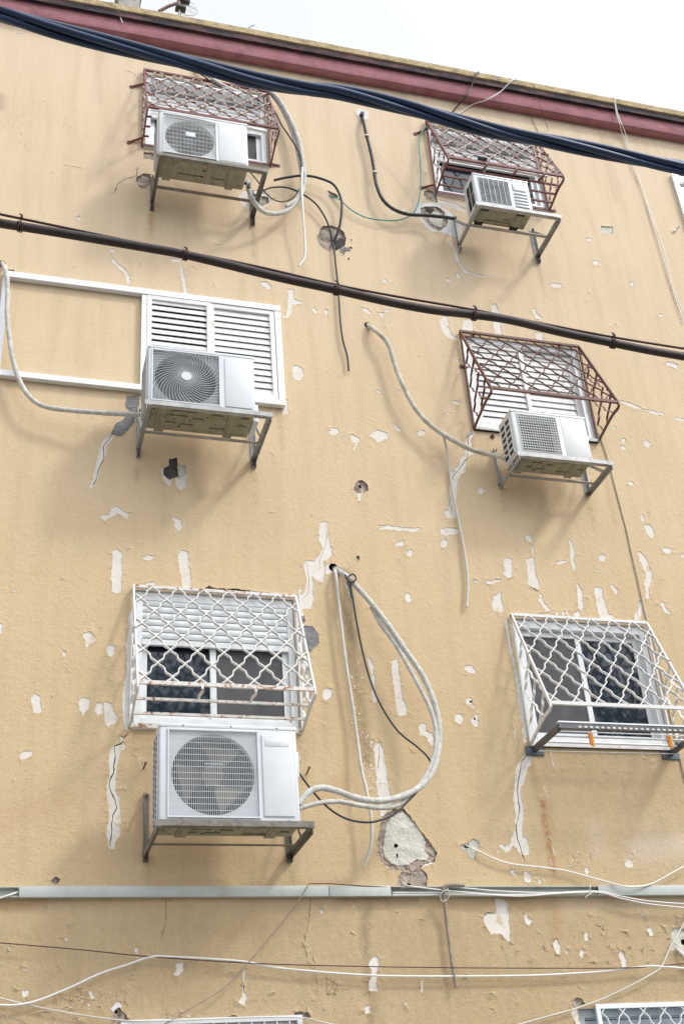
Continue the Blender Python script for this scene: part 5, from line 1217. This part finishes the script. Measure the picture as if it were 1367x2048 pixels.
obj('cable', MB().tube(pix([(-1500, 215, 3.6), (-700, 337, 3.6), (-60, 436, 3.6), (0, 446, 3.6), (100, 462, 3.6), (200, 479, 3.6), (300, 496, 3.6), (370, 509, 3.6), (450, 528, 3.6), (560, 555, 3.6), (670, 579, 3.6), (770, 602, 3.6), (860, 619, 3.6), (945, 629, 3.6), (1020, 640, 3.6), (1120, 664, 3.6), (1225, 686, 3.6), (1300, 701, 3.6), (1367, 713, 3.6), (1440, 726, 3.6), (2100, 850, 3.6), (2900, 1000, 3.6)], .03), .0215, 14), 'browncable', g)
WIRE = [(-1500, 190, 3.6), (-700, 313, 3.6), (-60, 415, 3.6), (0, 428, 3.6), (120, 453, 3.6), (250, 480, 3.6), (370, 503, 3.6), (520, 534, 3.6), (670, 569, 3.6), (800, 594, 3.6), (945, 619, 3.6), (1080, 646, 3.6), (1225, 674, 3.6), (1367, 697, 3.6), (1440, 708, 3.6), (2100, 832, 3.6), (2900, 982, 3.6)]
obj('messenger_wire', MB().tube(pix(WIRE, .05), .0062, 8), 'wirerust', g)
for px, yw, yc in ((41, 437, 453), (371, 503, 510), (673, 570, 580), (949, 620, 631), (1226, 674, 687)):
    a_, b_ = P(px, yw, 3.6), P(px-1, yc, 3.6); ax = (P(px+20, yc+4, 3.6)-b_).normalized(); mb = MB(); n = 40
    up = Vector((0, 0, 1)); sd = ax.cross(up).normalized(); uu = sd.cross(ax)
    mb.tube([b_+ax*(-.012+.024*i/n)+(sd*math.cos(i*math.tau*3/n)+uu*math.sin(i*math.tau*3/n))*.0245 for i in range(n+1)], .0034, 6)
    mb.tube([b_+uu*.02, a_-Vector((0, 0, .005)), a_+Vector((.004, 0, .022)), a_+Vector((-.006, 0, .03))], .0036, 6); mb.tube([a_+Vector((-.008, -.006, 0)), a_+Vector((.008, -.008, .004)), a_+Vector((.006, 0, .028))], .0034, 6)
    obj('wire_tie', mb, 'wirerust', g)

# ------------------------------------------------------------------ things on the roof
c0 = P(236, 14, -.25); c1 = P(279, 14, -.25)
g = thing('roof_kerb', 'grey concrete block standing on the roof at top left', 'roof block', ((c0.x+c1.x)/2, .45, ztop-.08))
obj('block', MB().box(c0.x, c1.x, .25, .75, ztop-.08, ztop+.75), 'concrete', g, bevel=.01); obj('cap', MB().box(c0.x-.03, c1.x+.02, .22, .78, ztop+.75, ztop+.80), 'galv', g)
g = thing('antenna_mast', 'rusty antenna arm with black clamp and loose wires on the roof', 'antenna', P(355, 40, -.3))
obj('arm', MB().tube([P(318, 22, -.3), P(336, 12, -.3), P(356, 5, -.3), P(362, -30, -.3)], .018, 8), 'rustbrown', g)
obj('post', MB().tube([P(358, 40, -.3), P(360, -40, -.3)], .010, 8), 'galv', g); obj('post', MB().tube([P(361, 40, -.32), P(362.5, -40, -.32)], .007, 8), 'galv', g)
q = P(361, 16, -.3); obj('clamp', MB().box(q.x-.055, q.x+.055, .26, .34, q.z-.022, q.z+.022), 'blackcable', g, bevel=.005); q = P(370, 1, -.3); obj('splitter_box', MB().box(q.x-.05, q.x+.05, .27, .33, q.z-.03, q.z+.03), 'blackcable', g, bevel=.005)
obj('base', MB().box(P(360, 30, -.3).x-.1, P(360, 30, -.3).x+.1, .2, .4, ztop-.08, ztop-.05), 'galv', g)
w = MB()
for ps in ([(376, 3), (388, 8), (394, 22), (388, 30), (370, 30), (360, 24)], [(365, 8), (380, 14), (396, 22), (390, 28), (378, 16)], [(370, 16), (380, 24), (386, 34)], [(368, 9), (384, 13), (392, 20), (384, 30), (366, 27)]):
    w.tube(pix([(x, y, -.3) for x, y in ps], .02), .0035, 6)
obj('loose_wires', w, 'greypvc', g)
cable('roof_wire', 'short stiff grey wire end sticking up from the roof edge', 'wire', [(492, 60, .1), (500, 53, .08), (508, 49.5, .06)], .006, 'steelblue')

# ------------------------------------------------------------------ ground and the trees opposite (seen mirrored in the panes)
def ground(name, x0, x1, y0, y1, z, mat):
    o = obj(name, MB().add([(x0, y0, z), (x1, y0, z), (x1, y1, z), (x0, y1, z)], [(0, 1, 2, 3)]), mat); o['kind'] = 'structure'; return o
ground('ground', -400, 400, -400, 400, -.01, 'ground')
o = obj('pavement', MB().box(-40, 40, -5.5, -.02, -.02, .12), 'pave'); o['kind'] = 'structure'
def tree(label, x, y, h, r, seed):
    rs_ = random.Random(seed); g = thing('leafy_tree', label, 'tree', (x, y, 0), 'trees opposite the building'); mb = MB(); tips = []
    top = Vector((x+rs_.uniform(-.4, .4), y, h*.55)); tr = spline([(x, y, -.1), (x+.1, y, h*.25), top], .4); mb.tube(tr, .25, 10, rf=lambda i: .28*(1-.6*i/len(tr)))
    for k in range(11):
        a_ = k*2.4; e = rs_.uniform(.25, 1.2); L = r*rs_.uniform(.6, .95); s_ = tr[int(len(tr)*rs_.uniform(.55, .99))]; q = s_+Vector((math.cos(a_)*math.cos(e), math.sin(a_)*math.cos(e), math.sin(e)))*L
        br = spline([s_, s_.lerp(q, .5)+Vector((0, 0, .3)), q], .4); mb.tube(br, .08, 6, rf=lambda i: .10*(1-.8*i/len(br))); tips += [q, s_.lerp(q, .6)]
        for _ in range(3):
            q2 = q+Vector((rs_.gauss(0, 1), rs_.gauss(0, 1), rs_.gauss(.3, .8)))*r*.28; mb.tube([q, q2], .03, 5); tips.append(q2)
    obj('trunk', mb, 'bark', g); lf = MB()
    for t in tips:
        for _ in range(190):
            c = t+Vector((rs_.gauss(0, 1), rs_.gauss(0, 1), rs_.gauss(0, .8)))*r*.19; u = Vector((rs_.gauss(0, 1), rs_.gauss(0, 1), rs_.gauss(0, 1))).normalized(); v = u.orthogonal().normalized(); s_ = rs_.uniform(.07, .12)
            lf.add([c-u*s_, c+v*s_*.5, c+u*s_, c-v*s_*.5], [(0, 1, 2, 3)])
    me_o = obj('crown', lf, 'leaf', g)
tree('tall leafy tree across the street mirrored in the lower left panes', 4.4, -20, 19, 5.0, 1)
tree('tall leafy tree across the street mirrored in the lower right panes', 16.2, -19, 19, 5.2, 2)

# ------------------------------------------------------------------ light
SUN = Vector((-1.15, 1.0, -1.5)).normalized()
sd = bpy.data.lights.new('sun', 'SUN'); sd.energy = .82; sd.angle = R(8); sd.color = (1, .95, .88)
so = bpy.data.objects.new('sun', sd); COL.objects.link(so); so.rotation_euler = SUN.to_track_quat('-Z', 'Y').to_euler(); so.location = (10, -12, 20)
w = bpy.data.worlds.new('World'); scene.world = w; w.use_nodes = True; nt = w.node_tree; nt.nodes.clear()
sky = nt.nodes.new('ShaderNodeTexSky'); sky.sky_type = 'NISHITA'; sky.sun_disc = False; sky.sun_elevation = math.asin(-SUN.z); sky.sun_rotation = math.atan2(-SUN.x, -SUN.y); sky.dust_density = 3; sky.air_density = 1
b1 = nt.nodes.new('ShaderNodeBackground'); b1.inputs[1].default_value = .06; nt.links.new(sky.outputs[0], b1.inputs[0])
# overcast deck: pale cloud with faint structure
tc = nt.nodes.new('ShaderNodeTexCoord'); nz = nt.nodes.new('ShaderNodeTexNoise'); nz.inputs['Scale'].default_value = 2.2; nz.inputs['Detail'].default_value = 6; nt.links.new(tc.outputs['Generated'], nz.inputs['Vector'])
cr = nt.nodes.new('ShaderNodeValToRGB'); cr.color_ramp.elements[0].position = .35; cr.color_ramp.elements[0].color = (.87, .905, .97, 1); cr.color_ramp.elements[1].position = .65; cr.color_ramp.elements[1].color = (.95, .97, 1, 1); nt.links.new(nz.outputs[0], cr.inputs[0])
# hazy cloud is brightest round the veiled sun and duller on the far side of the sky
geo = nt.nodes.new('ShaderNodeVectorMath'); geo.operation = 'DOT_PRODUCT'; geo.inputs[1].default_value = tuple(-SUN); nt.links.new(tc.outputs['Generated'], geo.inputs[0])
mr = nt.nodes.new('ShaderNodeMapRange'); mr.interpolation_type = 'SMOOTHSTEP'
for k, v in ((1, .40), (2, 1.0), (3, .62), (4, 1.75)): mr.inputs[k].default_value = v
nt.links.new(geo.outputs['Value'], mr.inputs[0])
b2 = nt.nodes.new('ShaderNodeBackground'); nt.links.new(mr.outputs[0], b2.inputs[1]); nt.links.new(cr.outputs[0], b2.inputs[0])
mx = nt.nodes.new('ShaderNodeMixShader'); mx.inputs[0].default_value = .8; out = nt.nodes.new('ShaderNodeOutputWorld')
nt.links.new(b1.outputs[0], mx.inputs[1]); nt.links.new(b2.outputs[0], mx.inputs[2]); nt.links.new(mx.outputs[0], out.inputs[0])
vs = scene.view_settings; vs.view_transform = 'Standard'; vs.look = 'None'; vs.exposure = 1.02; vs.gamma = 1
for o in COL.objects:
    if '_o' in o: del o['_o']
